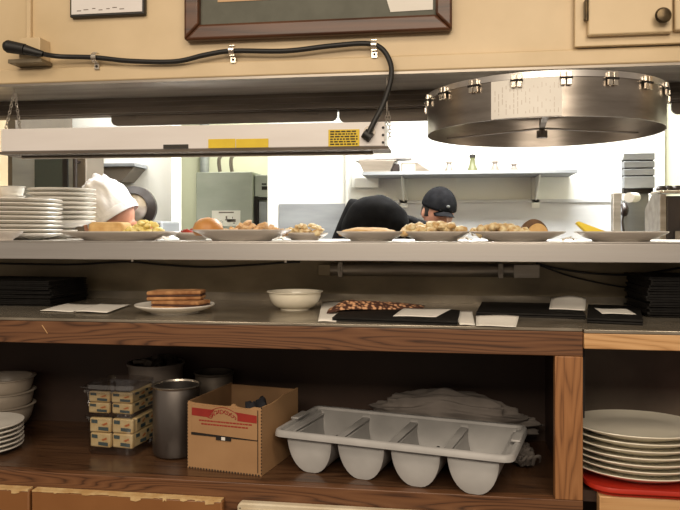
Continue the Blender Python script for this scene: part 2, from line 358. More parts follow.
# cupboard doors under it, chipped laminate edges
def chipped_edge(mb, x0, x1, z, y, depth):
    x = x0
    while x < x1:
        x2 = min(x1, x + random.uniform(0.006, 0.028)); h = random.uniform(0.0014, 0.0048) if random.random() > 0.1 else 0.009
        mb.prism([(x, z - h), ((x+x2)/2, z - h*random.uniform(0.4, 1.3)), (x2, z - h*0.8), (x2, z), (x, z)], 'Y', y - 0.0012, y + depth)
        x = x2
DZ = Z(-0.5165)
for (a, b, mat, lab, dz) in ((-95, 29, 'brown_door', 'brown laminate cupboard door at far left, chipped pale top edge', 0.0),
                        (31.5, 222, 'brown_door', 'wide brown laminate cupboard door below butter tubs, badly chipped top edge', 0.0),
                        (237, 480, 'offwhite_door', 'off-white cupboard door with rounded corner below the cardboard box and bin', -0.002)):
    x0, x1 = X(a, 1.33), X(b, 1.33)
    t = thing('cupboard_door', lab, 'cupboard door', (x0, 1.33, 0.1), 0)
    W = x1 - x0; H = DZ + dz - 0.1
    if mat == 'brown_door':
        MB().box(0, W, 0, 0.018, 0, H - 0.002).build('panel', mat, t, bevel=0.003)
        ce = MB(); chipped_edge(ce, 0.002, W - 0.002, H, 0, 0.018); ce.build('chipped_edge', 'chip', t)
        MB().box(W/2-0.05, W/2+0.05, -0.02, -0.012, H-0.16, H-0.148).box(W/2-0.05, W/2-0.04, -0.012, 0, H-0.16, H-0.148).box(W/2+0.04, W/2+0.05, -0.012, 0, H-0.16, H-0.148).build('handle', 'knob', t, bevel=0.002)
    else:
        c = 0.008
        MB().prism([(0, 0), (W, 0), (W, H), (c, H), (c*0.3, H - c*0.3), (0, H - c)], 'Y', 0, 0.018).build('panel', mat, t, bevel=0.003)
        MB().box(0.01, W-0.01, -0.001, 0.0, H-0.05, H-0.010).build('worn_strip', 'offwhite_door', t)
        MB().cyl((0.006, -0.001, H-0.010), (0.006, 0.0, H-0.010), 0.0012).build('screw', 'slot', t)
# right-hand unit
rb = thing('oak_side_cabinet', 'lighter oak open cabinet at right holding the red tray of plates', 'cabinet')
def rbox(*a, name, mat, bevel=0.0): return MB().box(*a).build(name, mat, rb, bevel=bevel)
RZ_ = Z(-0.4755)
rbox(XP1 + 0.001, 1.3, 1.345, 1.372, Z(-0.212), CZ - 0.008, name='top_rail', mat='light_oak', bevel=0.0015)
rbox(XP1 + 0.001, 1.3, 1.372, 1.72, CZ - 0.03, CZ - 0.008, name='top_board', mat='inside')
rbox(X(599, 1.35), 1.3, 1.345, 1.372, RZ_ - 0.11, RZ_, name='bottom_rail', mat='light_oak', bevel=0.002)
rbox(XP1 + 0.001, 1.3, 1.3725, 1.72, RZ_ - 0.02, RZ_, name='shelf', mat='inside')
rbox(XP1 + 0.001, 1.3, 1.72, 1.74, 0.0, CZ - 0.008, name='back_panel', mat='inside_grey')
rbox(XP1 + 0.001, XP1 + 0.012, 1.40, 1.42, Z(-0.35), Z(-0.215), name='bracket', mat='black_rubber')
rbox(X(599, 1.35), 1.3, 1.35, 1.37, 0.0, RZ_ - 0.111, name='lower_panel', mat='light_oak')
rbox(1.3, 1.32, 1.345, 1.74, 0.0, CZ - 0.008, name='side_panel', mat='light_oak')
# steel worktops
ct = thing('steel_worktop', 'worn shiny steel worktop on the dark oak cabinet under the pass shelf', 'worktop')
MB().box(-1.6, XP1 - 0.001, 1.349, 1.774, CZ - 0.0055, CZ).build('top_sheet', 'steel_top', ct, bevel=0.001)
MB().box(-1.6, XP1 - 0.001, 1.769, 1.7745, CZ + 0.0002, CZ + 0.02).build('upstand', 'steel_top', ct)
ct = thing('steel_worktop', 'short steel worktop over the light oak cabinet, right of the seam', 'worktop')
MB().box(XP1 + 0.001, 1.3, 1.344, 1.774, CZ - 0.0075, CZ - 0.001).build('top_sheet', 'steel_top', ct, bevel=0.001)
MB().box(XP1 + 0.001, 1.3, 1.769, 1.7745, CZ - 0.0008, CZ + 0.02).build('upstand', 'steel_top', ct)
# pass shelf
PZ_ = Z(-0.022)
ps = thing('pass_shelf', 'long brushed steel pass-through shelf with a deep folded front edge', 'shelf')
MB().box(-2.1, 1.5, 1.50, 1.97, PZ_ - 0.003, PZ_).box(-2.1, 1.5, 1.50, 1.503, PZ_ - 0.041, PZ_ - 0.003).box(-2.1, 1.5, 1.503, 1.515, PZ_ - 0.041, PZ_ - 0.038).box(-2.1, 1.5, 1.967, 1.97, PZ_ - 0.041, PZ_ - 0.003).build('shelf_sheet', 'steel', ps, bevel=0.0012)
MB().box(-2.1, 1.5, 1.79, 1.94, PZ_ - 0.041, PZ_ - 0.0035).build('support_channel', 'dark_steel', ps)
# conduit box under shelf
u1 = thing('under_shelf_lamp', 'slim dull steel tube fixture mounted under the pass shelf', 'lamp')
a, b = P(318, 270, 1.735), P(540, 270, 1.735)
lz = Z(-0.094)
MB().cyl((a.x + 0.03, 1.75, lz), (b.x - 0.06, 1.75, lz), 0.016).build('tube', 'dull_steel', u1, smooth=True)
for xx in (a.x + 0.055, b.x - 0.09):
    MB().box(xx - 0.006, xx + 0.006, 1.732, 1.772, lz - 0.018, lz + 0.018).box(xx - 0.002, xx + 0.002, 1.728, 1.733, lz - 0.006, lz + 0.006).build('clamp', 'dull_steel', u1, bevel=0.001)
MB().box(b.x - 0.06, b.x + 0.0, 1.735, 1.768, lz - 0.017, lz + 0.015).build('end_box', 'dull_steel', u1, bevel=0.001)
MB().box(a.x, a.x + 0.03, 1.735, 1.768, lz - 0.015, lz + 0.012).build('end_box', 'grime_steel', u1, bevel=0.001)
c1 = MB().tube([P(x, y, 1.765) for x, y in ((-30, 262), (0, 263.5), (70, 264.5), (110, 262.5), (133, 262), (160, 264.5), (205, 267), (250, 265), (286, 262.5), (300, 262))], 0.0026, 8).build('black_cable', 'black_rubber', smooth=True)
tag(c1, 'thin black cable sagging under the left half of pass shelf', 'cable')
for px in (133, 286): MB().box(X(px, 1.765) - 0.003, X(px, 1.765) + 0.003, 1.760, 1.773, Z(-0.079), Z(-0.066)).build('cable_clip', 'clip_steel', c1)
c1 = MB().tube([P(x, y, 1.765) for x, y in ((536, 263), (560, 269), (600, 274), (640, 274), (690, 266))], 0.0026, 8).tube([P(x, y, 1.762) for x, y in ((536, 264), (570, 276), (610, 285), (640, 289), (662, 292))], 0.002, 8).build('black_cable', 'black_rubber', smooth=True)
tag(c1, 'thin black double cable drooping under the right end of pass shelf', 'cable')

# ================================================================== UPPER WALL THINGS
WY = 1.62
# framed picture
pf = thing('picture_frame', 'wood-framed picture with grey-green mat hanging on the cream wall', 'picture', (X(188, WY), 1.611, 0))
W = X(452, WY) - X(188, WY); z0 = P(188, 43.5, WY).z; z1 = z0 + 0.62; bw = 0.036
for nm, poly in (('frame_bottom', [(0, z0), (W, z0), (W-bw, z0+bw), (bw, z0+bw)]), ('frame_top', [(0, z1), (W, z1), (W-bw, z1-bw), (bw, z1-bw)]),
                 ('frame_side', [(0, z0), (bw, z0+bw), (bw, z1-bw), (0, z1)]), ('frame_side', [(W, z0), (W-bw, z0+bw), (W-bw, z1-bw), (W, z1)])):
    MB().prism(poly, 'Y', -0.020, 0.0085).build(nm, 'frame_wood', pf, bevel=0.006, seg=3)
MB().box(bw-0.004, W-bw+0.004, -0.004, 0.008, z0+bw-0.004, z1-bw+0.004).build('mat', 'mat_board', pf)
bx = X(222, WY) - X(188, WY); bx2 = X(400, WY) - X(188, WY)
MB().box(bx - 0.006, bx2 - 0.03, -0.0055, -0.004, P(222, 4, WY).z, z1 - 0.09).build('mat_border', 'mat_line', pf)
MB().box(bx, bx2 - 0.036, -0.007, -0.0055, P(222, 1, WY).z, z1 - 0.1).build('picture_print', 'paper', pf)
q = [X(p, WY) - X(188, WY) for p in (386, 391, 433, 433)]
MB().prism([(q[0], P(386, -2, WY).z), (q[1], P(391, 14, WY).z), (q[2], P(433, 11.5, WY).z), (q[3], P(433, -2, WY).z)], 'Y', -0.0058, -0.004).build('glare_patch', 'paper', pf)  # white sheet standing in for glare on the picture glass
# small plaque
x0, x1 = X(73, WY), X(147, WY); z0 = P(100, 18, WY).z
pl = thing('wall_plaque', 'small white notice in a thin dark frame, upper left of the wall', 'notice', (x0, 1.611, z0))
W = x1 - x0; H = 0.14
MB().box(0, W, -0.006, 0.0085, 0, H).build('frame', 'black_label', pl, bevel=0.002)
MB().box(0.005, W-0.005, -0.0075, -0.006, 0.006, H-0.005).build('sheet', 'lampwhite', pl)
mk = MB()
for k in range(7): mk.box(0.02 + 0.018*k + random.uniform(-.003, .003), 0.03 + 0.018*k, -0.0079, -0.0075, 0.013 + 0.002*(k % 3), 0.015 + 0.002*(k % 3))
mk.build('faint_writing', 'ink', pl)
# outlet box + conduit strip
x0, x1 = X(20, WY - .04), X(41, WY - .04)
zb, zt = P(30, 61, 1.58).z, P(30, 38, 1.58).z
ob = thing('outlet_box', 'cream painted outlet box with vertical raceway on the wall at left', 'outlet box', (x0, 1.62, zb))
W = x1 - x0; H = zt - zb
MB().box(0, W, -0.045, 0, 0.004, H).build('box', 'cream', ob, bevel=0.002)
MB().box(-0.025, W + 0.006, -0.05, 0, -0.006, 0.0035).build('base_plate', 'grime_steel', ob, bevel=0.001)
xs = X(30.5, WY) - x0
MB().box(xs - 0.006, xs + 0.006, -0.010, 0, H + 0.001, CEIL - zb).build('raceway', 'cream', ob, bevel=0.002)
# plug + cable + straps
pc = thing('power_cable', 'thick black power cable running from outlet box down to heat lamp', 'cable')
p0 = P(45, 55, 1.565)
pts = [P(43, 54, 1.566), P(60, 56.5, 1.59), P(95, 57.5, 1.598), P(130, 61, 1.598), P(175, 61.5, 1.598), P(205, 55, 1.598), P(232, 51, 1.598), P(285, 51, 1.598), P(330, 46, 1.598),
       P(365, 43.5, 1.598), P(381, 48, 1.592), P(390, 62, 1.585), P(391, 78, 1.575), P(384, 102, 1.56), P(374, 122, 1.55), P(368, 134, 1.548)]
MB().tube(pts, 0.0058, 12).build('cord', 'black_rubber', pc, smooth=True)
a, b = P(10, 46, 1.558), P(34, 51, 1.556)
MB().tube([P(5, 46.5, 1.553), P(8, 46.5, 1.553)], [0.011, 0.0145], 18, False).tube([P(8, 46.5, 1.553), P(25, 49.5, 1.556)], [0.0150, 0.013], 18, False).build('plug', 'black_rubber', pc, smooth=True)
MB().tube([P(25, 49.5, 1.556), P(36, 52.5, 1.562), P(43, 54, 1.566)], [0.012, 0.007], 14, False).build('plug_collar', 'black_rubber', pc, smooth=True)
MB().tube([P(364, 133, 1.553), P(371, 138, 1.553)], 0.011, 16, False).build('strain_relief', 'black_rubber', pc, smooth=True)
for px, py in ((95, 57.5), (232, 50.5), (374, 45)):
    c = P(px, py, 1.598)
    t = thing('cable_strap', {95: 'steel cable strap near the outlet box', 232: 'steel cable strap under the picture frame left part', 374: 'steel cable strap at the bend of the cable'}[px], 'cable strap', (c.x, 1.598, c.z), 0, 'cable straps')
    pts = [(0.0, -0.011*0 + 0.0105*math.cos(a)*-1, 0.0105*math.sin(a)) for a in [R(k) for k in range(-80, 100, 12)]]
    sm = MB()
    for s_ in range(len(pts)-1):
        y0_, z0_ = pts[s_][1], pts[s_][2]; y1_, z1_ = pts[s_+1][1], pts[s_+1][2]
        sm.prism([(y0_, z0_), (y1_, z1_), (y1_*0.85, z1_*0.85), (y0_*0.85, z0_*0.85)], 'X', -0.006, 0.006)
    sm.build('band', 'clip_steel', t)
    MB().box(-0.006, 0.006, 0.008, 0.0105, -0.026, -0.008).box(-0.006, 0.006, -0.002, 0.0105, 0.0105, 0.012).box(-0.006, 0.006, -0.002, 0.0105, -0.012, -0.0095).build('tab', 'clip_steel', t)
    MB().cyl((0, 0.0065, -0.019), (0, 0.009, -0.019), 0.003, 10).build('screw', 'slot', t)

# upper cupboard at right
uc = thing('wall_cupboard', 'cream painted wall cupboard with overlay doors at upper right', 'cupboard')
xa = X(573, WY); zb = P(573, 47, WY - .02).z
MB().box(xa, 1.55, 1.598, 1.611, zb, CEIL - 0.02).build('face_frame', 'cream', uc, bevel=0.0015)
def cup_door(px0, px1, knob):
    x0, x1 = X(px0, 1.58), X(px1, 1.58); zd = P((px0+px1)/2, (33.5 if px0 < 600 else 31.5), 1.58).z
    if px0 > 600: zd = P(630, 31.6, 1.58).z
    d = MB().box(x0, x1, 1.580, 1.5975, zd, zd + 0.62).build('door', 'cream', uc, bevel=0.003)
    if knob:
        kx, kz = X(662, 1.57), P(662, 16.5, 1.57).z
        mt = Matrix.Translation((kx, 1.58, kz)) @ Matrix.Rotation(R(90), 4, 'X')
        MB().lathe([(0.0001, 0), (0.006, 0), (0.005, 0.008), (0.0145, 0.013), (0.0165, 0.019), (0.013, 0.0235), (0.006, 0.025), (0, 0.0255)], n=28, mat=mt).build('knob', 'knob', d, smooth=True)
        MB().box(x0 - 0.006, x0 + 0.001, 1.578, 1.597, zd + 0.035, zd + 0.075).cyl((x0 - 0.003, 1.577, zd + 0.03), (x0 - 0.003, 1.577, zd + 0.08), 0.0035, 10).build('hinge', 'knob', d)
cup_door(588, 673, True); cup_door(675, 780, False)

# ================================================================== HEAT LAMP
hl = thing('heat_lamp', 'long white enamelled strip heat lamp with yellow stickers hung on chains', 'heat lamp', (X(1, 1.56), 1.56, Z(0.252)))
p = P(385, 121.5, 1.56); q0 = P(1, 129, 1.56)
hl.location = q0; L = p.x - q0.x; tilt = math.atan2(p.z - q0.z, L)
hl.rotation_euler = (0, -tilt, 0)
hh = 0.0535
MB().prism([(0, 0), (0.08, 0), (0.08, -hh), (0, -hh)], 'X', 0, L).build('housing', 'lampwhite', hl, bevel=0.002)
MB().prism([(-0.002, -hh - 0.0005), (0.082, -hh - 0.0005), (0.088, -hh - 0.007), (-0.008, -hh - 0.007)], 'X', -0.002, L + 0.008).build('reflector', 'dark_steel', hl, bevel=0.001)
MB().cyl((0.03, 0.04, -hh - 0.010), (L - 0.03, 0.04, -hh - 0.010), 0.0045).build('heater_rod', 'dull_steel', hl, smooth=True)
def lx(px): return X(px, 1.56) - q0.x
def sticker(pa, pb, ya, yb, mat, lines, nm='sticker', lab=None):
    # local z of the given rows on the tilted face
    xa, xb = lx(pa), lx(pb); cz = lambda px, py: P(px, py, 1.56).z - q0.z - (X(px, 1.56) - q0.x) * math.tan(tilt)
    zt_, zb_ = cz((pa+pb)/2, ya), cz((pa+pb)/2, yb)
    zb_ = max(zb_, -hh + 0.001)
    o = MB().box(xa, xb, -0.0012, -0.0002, zb_, zt_).build(nm, mat, hl)
    if lab: o['label'] = lab
    if lines:
        mb = MB(); hgt = zt_ - zb_
        for k in range(lines):
            z = zt_ - hgt*(k + 0.8)/(lines + 0.6); x = xa + 0.004
            while x < xb - 0.006:
                w_ = random.uniform(0.003, 0.011); w_ = min(w_, xb - 0.004 - x)
                mb.box(x, x + w_, -0.0016, -0.0012, z - hgt*0.045, z + hgt*0.045); x += w_ + 0.002
        mb.build('fine_print', 'dark_ink', o)
sticker(208.5, 235.5, 139, 149, 'yellow', 0); sticker(236.2, 268.5, 138.8, 149, 'yellow', 0)
sticker(328.5, 359.5, 129.5, 147, 'yellow', 6)
sticker(163.5, 188.5, 144.5, 149.3, 'black_label', 1, 'name_plate')
zc_ = -hh * 0.42
MB().cyl((lx(369.5), -0.004, zc_), (lx(369.5), -0.0003, zc_), 0.013, 20).build('cable_gland', 'dull_steel', hl)
for k in (0.25, 0.55, 0.85): MB().cyl((L - 0.004, -0.002, -hh*k), (L - 0.004, -0.0001, -hh*k), 0.003, 10).build('rivet', 'black_rubber', hl)
for side, px in ((0, 9), (1, 386)):
    ch = thing('hanging_chain', 'steel chain pair holding up the left end of the heat lamp' if side == 0 else 'steel chain and hook beside the right end of heat lamp', 'chain')
    if side == 0: segs = [(P(14, 106, 1.63), P(6, 128, 1.60)), (P(15, 106, 1.63), P(20, 128, 1.60))]
    else: segs = [(P(387, 112, 1.63), P(385, 137, 1.60)), (P(389, 112, 1.63), P(390, 140, 1.60))]
    for (a, b) in segs:
        a = Vector((a.x, a.y, ZW - 0.02)) if side == 0 else a
        n = max(3, int((a - b).length / 0.0085)); d = (b - a) / n
        lk = MB()
        for k in range(n):
            c = a + d * (k + 0.5); t = d.normalized(); s_ = Vector((1, 0, 0)) if k % 2 else Vector((0, 1, 0)); s_ = (s_ - t*s_.dot(t)).normalized()
            lk.tube([c + t*0.0062*math.cos(w_) + s_*0.0032*math.sin(w_) for w_ in [2*math.pi*j/10 for j in range(11)]], 0.0011, 6, False, cap=False)
        lk.build('links', 'dull_steel', ch, smooth=True)
    a = segs[0][0]
    MB().tube([(a.x, a.y, ZW - 0.007), (a.x, a.y, ZW - 0.018), (a.x + 0.006, a.y, ZW - 0.026), (a.x + 0.008, a.y, ZW - 0.018)], 0.0014, 8).build('hook', 'dull_steel', ch)
    if side == 1: MB().cyl((a.x, a.y, ZW - 0.02), segs[0][0], 0.0012, 8).build('wire', 'dull_steel', ch)

# dark hanging panels behind the lamp
def panel(pa, pb, pz, lab, ra=True, rbv=True):
    Y = 1.83; xa, xb = X(pa, Y), X(pb, Y); zt_ = Z(0.312); zb_ = P((pa+pb)/2, pz, Y).z; r = 0.016
    pts = [(xa, zt_), (xa, zb_ + (r if ra else 0))]
    if ra: pts += [(xa + r - r*math.cos(t), zb_ + r - r*math.sin(t)) for t in [R(15*k) for k in range(1, 6)]] + [(xa + r, zb_)]
    if rbv: pts += [(xb - r, zb_)] + [(xb - r + r*math.sin(t), zb_ + r - r*math.cos(t)) for t in [R(15*k) for k in range(1, 6)]] + [(xb, zb_ + r)]
    else: pts += [(xb, zb_)]
    pts += [(xb, zt_)]
    t = thing('steel_valance', lab, 'panel')
    MB().prism(pts, 'Y', Y, Y + 0.012).build('sheet', 'dark_steel', t, bevel=0.0015)
    for xf in (xa + 0.05, xb - 0.07): MB().box(xf, xf + 0.02, Y - 0.004, Y, zt_ - 0.010, zt_ - 0.004).build('fixing', 'dark_steel', t)
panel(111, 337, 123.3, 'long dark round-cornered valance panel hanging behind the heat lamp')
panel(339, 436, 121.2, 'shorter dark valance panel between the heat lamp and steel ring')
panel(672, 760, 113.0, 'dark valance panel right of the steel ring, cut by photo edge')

# ================================================================== ORDER RING
RC = Vector((X(542, 1.68), 1.68, Z(0.219))); RR = 0.258; RH = 0.087
rg = thing('order_ring', 'large round stainless steel order ring with ticket clips hung over the pass', 'order ring', RC)
MB().lathe([(RR, 0), (RR, RH), (RR - 0.002, RH), (RR - 0.002, 0)], n=120, closed=True).build('band', 'ring_steel', rg, smooth=True)
MB().lathe([(RR + 0.0025, RH - 0.011), (RR + 0.0025, RH + 0.001), (RR - 0.004, RH + 0.001), (RR - 0.004, RH - 0.011)], n=120, closed=True).build('top_rim', 'steel', rg, smooth=True)
MB().cyl((0, 0, -0.004), (0, 0, ZW - RC.z - 0.007), 0.006).cyl((0, 0, -0.008), (0, 0, 0.008), 0.012).build('hub', 'dark_steel', rg, smooth=True)
for k in range(3):
    a = R(25 + 120*k); MB().box(0.008, RR - 0.003, -0.006, 0.006, 0.012, 0.015).build('spoke', 'dark_steel', rg).rotation_euler = (0, 0, a)
for k in range(18):
    a = R(-90 - 17.5 + 20*k); ca = MB()
    ca.box(RR + 0.003, RR + 0.008, -0.0105, -0.001, RH - 0.028, RH - 0.002).box(RR + 0.003, RR + 0.008, 0.001, 0.0105, RH - 0.028, RH - 0.002)
    cl = ca.build('ticket_clip', 'clip_steel', rg, bevel=0.001); cl.rotation_euler = (0, 0, a)
    MB().box(RR + 0.0027, RR + 0.0098, -0.0115, 0.0115, RH - 0.0165, RH - 0.0125).build('clip_spring', 'slot', cl)
# ticket
tk = thing('order_ticket', 'white order ticket clipped to the front of the steel ring', 'ticket', RC)
a0, a1 = R(-90 - 24 - 5), R(-90 + 6 - 5)
MB().lathe([(RR + 0.0018, 0.001), (RR + 0.0018, RH - 0.0115), (RR + 0.0024, RH - 0.0115), (RR + 0.0024, 0.001)], n=24, closed=True, a0=a0, a1=a1).build('sheet', 'paper', tk, smooth=True)
wr = MB()
for k in range(17):
    a = a0 + (a1-a0)*(k + 1)/18; z = 0.008
    while z < RH - 0.026:
        h = random.uniform(0.003, 0.012)
        if random.random() > 0.35: wr.lathe([(RR + 0.0025, z), (RR + 0.0025, min(z + h, RH - 0.02))], n=2, a0=a, a1=a + 0.005)
        z += h + 0.0025
wr.build('faint_print', 'china_edge', tk)

# ================================================================== CROCKERY
def plate_prof(r, h, t):
    return [(0, 0.0015), (r*0.52, 0.0015), (r*0.55, 0), (r*0.60, 0), (r*0.62, 0.003), (r*0.80, h*0.42), (r*0.985, h - 0.0035), (r, h - 0.0015), (r*0.992, h), (r*0.80, h*0.42 + 0.0048), (r*0.62, t - 0.0002), (0, t - 0.0002)]
def plate(name, r, h, t, mat, label, cat, loc, group=None, sx=1, sy=1, rz=0):
    o = MB().lathe(plate_prof(r, h, t), n=56, sx=sx, sy=sy).build(name, mat, smooth=True, loc=loc, angle=60); o.rotation_euler = (0, 0, rz)
    return tag(o, label, cat, group)
def stack(n, name, r, h, t, mat, where, cat, loc, group, sx=1, sy=1, jit=0.001, what='white plate', z0=0):
    first = None
    for i in range(n):
        k = n - 1 - i
        lab = f'{what}, {ordn(k, n)} in {where}'
        l = (loc[0] + random.uniform(-jit, jit), loc[1] + random.uniform(-jit, jit), loc[2] + i*t)
        if first is None: first = plate(name, r, h, t, mat, lab, cat, l, group, sx, sy)
        else:
            c = first.copy(); COL.objects.link(c); c.location = l; c['label'] = lab
def bowl_prof(r, h, f=0.5, w=0.004):
    o = [(0, 0.002), (r*f*0.9, 0.002), (r*f, 0), (r*f, 0.004)]
    for k in range(1, 9):
        s = k/8; o.append((r*(f + (0.93-f)*math.sin(s*math.pi/2)**0.9), 0.004 + (h-0.004)*(1-math.cos(s*math.pi/2))**0.85 * 0.97))
    o += [(r, h*0.97), (r, h)]
    inner = [(max(0, p[0]-w), min(h, p[1]+w*0.6)) for p in o[4:-2]][::-1]
    return o + [(r - w, h)] + inner + [(0, 0.007)]
def bowl(name, r, h, mat, label, loc, group=None, f=0.5):
    return tag(MB().lathe(bowl_prof(r, h, f), n=56).build(name, mat, smooth=True, loc=loc, angle=60), label, 'bowl', group)
# on the pass shelf
PT = PZ_ + 0.0003
stack(9, 'dinner_plate', 0.122, 0.016, 0.0105, 'china', 'front stack at left end of pass shelf', 'plate', (X(10.5, 1.655), 1.655, PT), 'plates in the front stack on the pass shelf', what='white dinner plate')
stack(3, 'side_plate', 0.068, 0.014, 0.0115, 'china', 'small stack supporting larger plates on pass shelf', 'plate', (X(52, 1.86), 1.86, PT), 'small plates under the rear stack', what='small white plate')
stack(8, 'dinner_plate', 0.090, 0.016, 0.0125, 'china', 'raised rear stack left of the white-hatted cook', 'plate', (X(62, 1.86), 1.86, PT + 3*0.0115), 'plates in the rear stack', what='white plate')
def platter(px0, px1, Y, label, r_y=0.085, h=0.021):
    xa, xb = X(px0, Y), X(px1, Y); rx = (xb - xa)/2
    return plate('platter', rx, h, 0.008, 'china_platter_shaded', label, 'platter', ((xa+xb)/2, Y, PT), 'food platters on the pass shelf', 1, r_y/rx)
platter(62, 180, 1.60, 'oval platter with bread and scrambled egg below the white-hatted cook', 0.085)
platter(172, 214, 1.72, 'small plate with red food just left of the bun platter', 0.05, 0.018)
platter(194, 291, 1.60, 'big oval platter with golden bun and potatoes', 0.085, 0.025)
platter(282, 328, 1.71, 'small plate of mixed hash left of the black-capped cook', 0.05, 0.018)
platter(337, 406, 1.60, 'platter with a flat omelette in front of the bent black-capped cook')
platter(401, 472, 1.62, 'platter heaped with hash in front of the bearded cook')
platter(469, 566, 1.60, 'long platter with omelette and brown toast slices')
platter(574, 668, 1.60, 'right-hand platter carrying a yellow wedge')
platter(-25, 22, 1.505 + 0.035, 'platter at the left photo edge in front of the plate stack', 0.032)
def heap(name, mat, label, cat, items, kind=None, mats=None):
    mb = MB()
    for (c, rad, amp, fs, sd, rot) in items: mb.blob(c, rad, 3, amp, fs, sd, rot)
    return tag(mb.build(name, mat, smooth=True, angle=80), label, cat, None, kind)
def at(px, py, Y): return P(px, py, Y)
def zf(d=0.0): return PT + 0.010 + d
# bread loaf
def loaf(px0, px1, Y, zb, zt_, mat, name, label, cat, dy=0.03):
    xa, xb = X(px0, Y), X(px1, Y)
    o = MB().box(xa, xb, Y - dy, Y + dy, zb, zt_).build(name, mat, bevel=(zt_-zb)*0.35, seg=4); return tag(o, label, cat)
loaf(93, 128, 1.61, zf(), P(110, 222, 1.61).z, 'bread', 'bread_roll', 'toasted bread piece on platter below the white-hatted cook', 'bread')
def scatter(name, mat, label, cat, px0, px1, Y, py_top, n, rr, seed, ry=0.03, kind='stuff', amp=0.35):
    rnd = random.Random(seed); mb = MB(); xa, xb = X(px0, Y), X(px1, Y); zt_ = P((px0+px1)/2, py_top, Y).z
    for k in range(n):
        t = rnd.random(); x = xa + (xb-xa)*t; env = math.sin(math.pi*min(max(t, 0.06), 0.94))**0.5
        z = zf(rr*0.6) + max(0.001, (zt_ - zf() - rr*1.5))*env*rnd.random()
        mb.blob((x, Y + rnd.uniform(-ry, ry), z), (rr*rnd.uniform(0.8, 1.5), rr*rnd.uniform(0.7, 1.2), rr*rnd.uniform(0.6, 1.0)), 2, amp, 25, k + seed, rnd.uniform(0, 3))
    return tag(mb.build(name, mat, smooth=True, angle=80), label, cat, None, kind)
scatter('scrambled_egg', 'egg', 'pale yellow scrambled egg beside the bread on left platter', 'food', 128, 160, 1.60, 219, 60, 0.008, 1)
scatter('bacon_bits', 'bacon', 'red chopped food on the small plate', 'food', 180, 205, 1.71, 228, 30, 0.006, 2, 0.025)
xa = X(208, 1.60)
bun = MB().lathe([(0, 0), (0.03, 0), (0.034, 0.006), (0.035, 0.012), (0.030, 0.021), (0.019, 0.028), (0, 0.031)], n=40).build('burger_bun', 'bun', smooth=True, loc=(xa, 1.60, zf(0.001)), angle=80)
tag(bun, 'glossy golden round bun on the big oval platter', 'bun')
bun.scale = (1.0, 1.0, (P(208, 217.5, 1.6).z - zf())/0.031)
rnd = random.Random(5); mb = MB()
xa, xb = X(226, 1.6), X(282, 1.6)
for k in range(46):
    t = rnd.random(); c = Vector((xa + (xb-xa)*t, 1.6 + rnd.uniform(-.035, .035), zf(0.006) + 0.026*math.sin(math.pi*t)*rnd.random()))
    mb.box(c.x-0.012, c.x+0.012, c.y-0.006, c.y+0.006, c.z-0.004, c.z+0.004, rot=(rnd.uniform(-.4,.4), rnd.uniform(-.6,.6), rnd.uniform(0,3)))
tag(mb.build('fried_potatoes', 'potato', bevel=0.002), 'fried potato chunks piled on the big oval platter beside the bun', 'food', None, 'stuff')
scatter('hash', 'hash', 'mixed hash on the small plate left of black-capped cook', 'food', 288, 322, 1.70, 221, 50, 0.007, 3, 0.022)
om = MB().blob((X(368, 1.6), 1.6, zf(0.006)), (X(397, 1.6)-X(368, 1.6), 0.05, 0.014), 4, 0.12, 30, 4, flat=0.006).build('flat_omelette', 'bread', smooth=True, angle=80)
tag(om, 'flat folded omelette lying on the platter', 'omelette')
scatter('potato_hash', 'hash', 'heaped pale hash on the platter before the bearded cook', 'food', 405, 462, 1.62, 219.5, 90, 0.0105, 6, 0.04)
scatter('herb_hash', 'hash', 'hash with green bits at left of the long platter', 'food', 475, 526, 1.60, 222, 70, 0.0095, 8, 0.035)
scatter('herb_pieces', 'green', 'green herb pieces on top of the long platter hash', 'food', 492, 518, 1.60, 220, 12, 0.005, 9, 0.02)
def slicehalf(px, Y, w, h, mat, label, lean):
    pts = [(w*math.cos(t)/2, h*math.sin(t)) for t in [R(12*k) for k in range(0, 16)]]
    o = MB().prism(pts, 'Y', -0.006, 0.006).build('bread_slice', mat, bevel=0.002, loc=(X(px, Y), Y, zf(0.001))); o.rotation_euler = (lean, 0, 0.2)
    return tag(o, label, 'bread', 'brown toast slices on the long platter')
slicehalf(534, 1.625, 0.064, 0.037, 'brown_bread', 'rear brown half-slice of toast on the long platter', -0.15)
slicehalf(538, 1.60, 0.046, 0.027, 'bread', 'pale front half-slice of toast on the long platter', -0.15)
lm = MB().prism([(-0.03, 0.028), (-0.026, 0.034), (0.045, 0.006), (0.045, 0), (0.0, 0.0)], 'Y', -0.012, 0.012).build('lemon_wedge', 'lemon', bevel=0.003, loc=(X(590, 1.6), 1.6, zf(-0.001)))
tag(lm, 'bright yellow wedge on the right-hand platter', 'fruit')
# napkins sticking out between the platters
for px, lab in ((164, 'crumpled white napkin between left platter and red-food plate'), (281, 'white napkin tip between the bun platter and hash plate'), (465, 'white napkin under the gap between hash and omelette platters'), (570, 'white napkin between the long platter and yellow-wedge platter')):
    c = X(px, 1.55); nb = MB()
    g = [[nb.bm.verts.new((c + (i-3)*0.0055, 1.535 + j*0.010, PT + 0.001 + 0.009*abs(math.sin(i*1.3 + j)) * (1 - abs(i-3)/3.2) + 0.0008*j)) for j in range(4)] for i in range(7)]
    for i in range(6):
        for j in range(3): nb.bm.faces.new((g[i][j], g[i+1][j], g[i+1][j+1], g[i][j+1]))
    tag(nb.build('paper_napkin', 'paper', solid=0.0006), lab, 'napkin', 'paper napkins between platters')

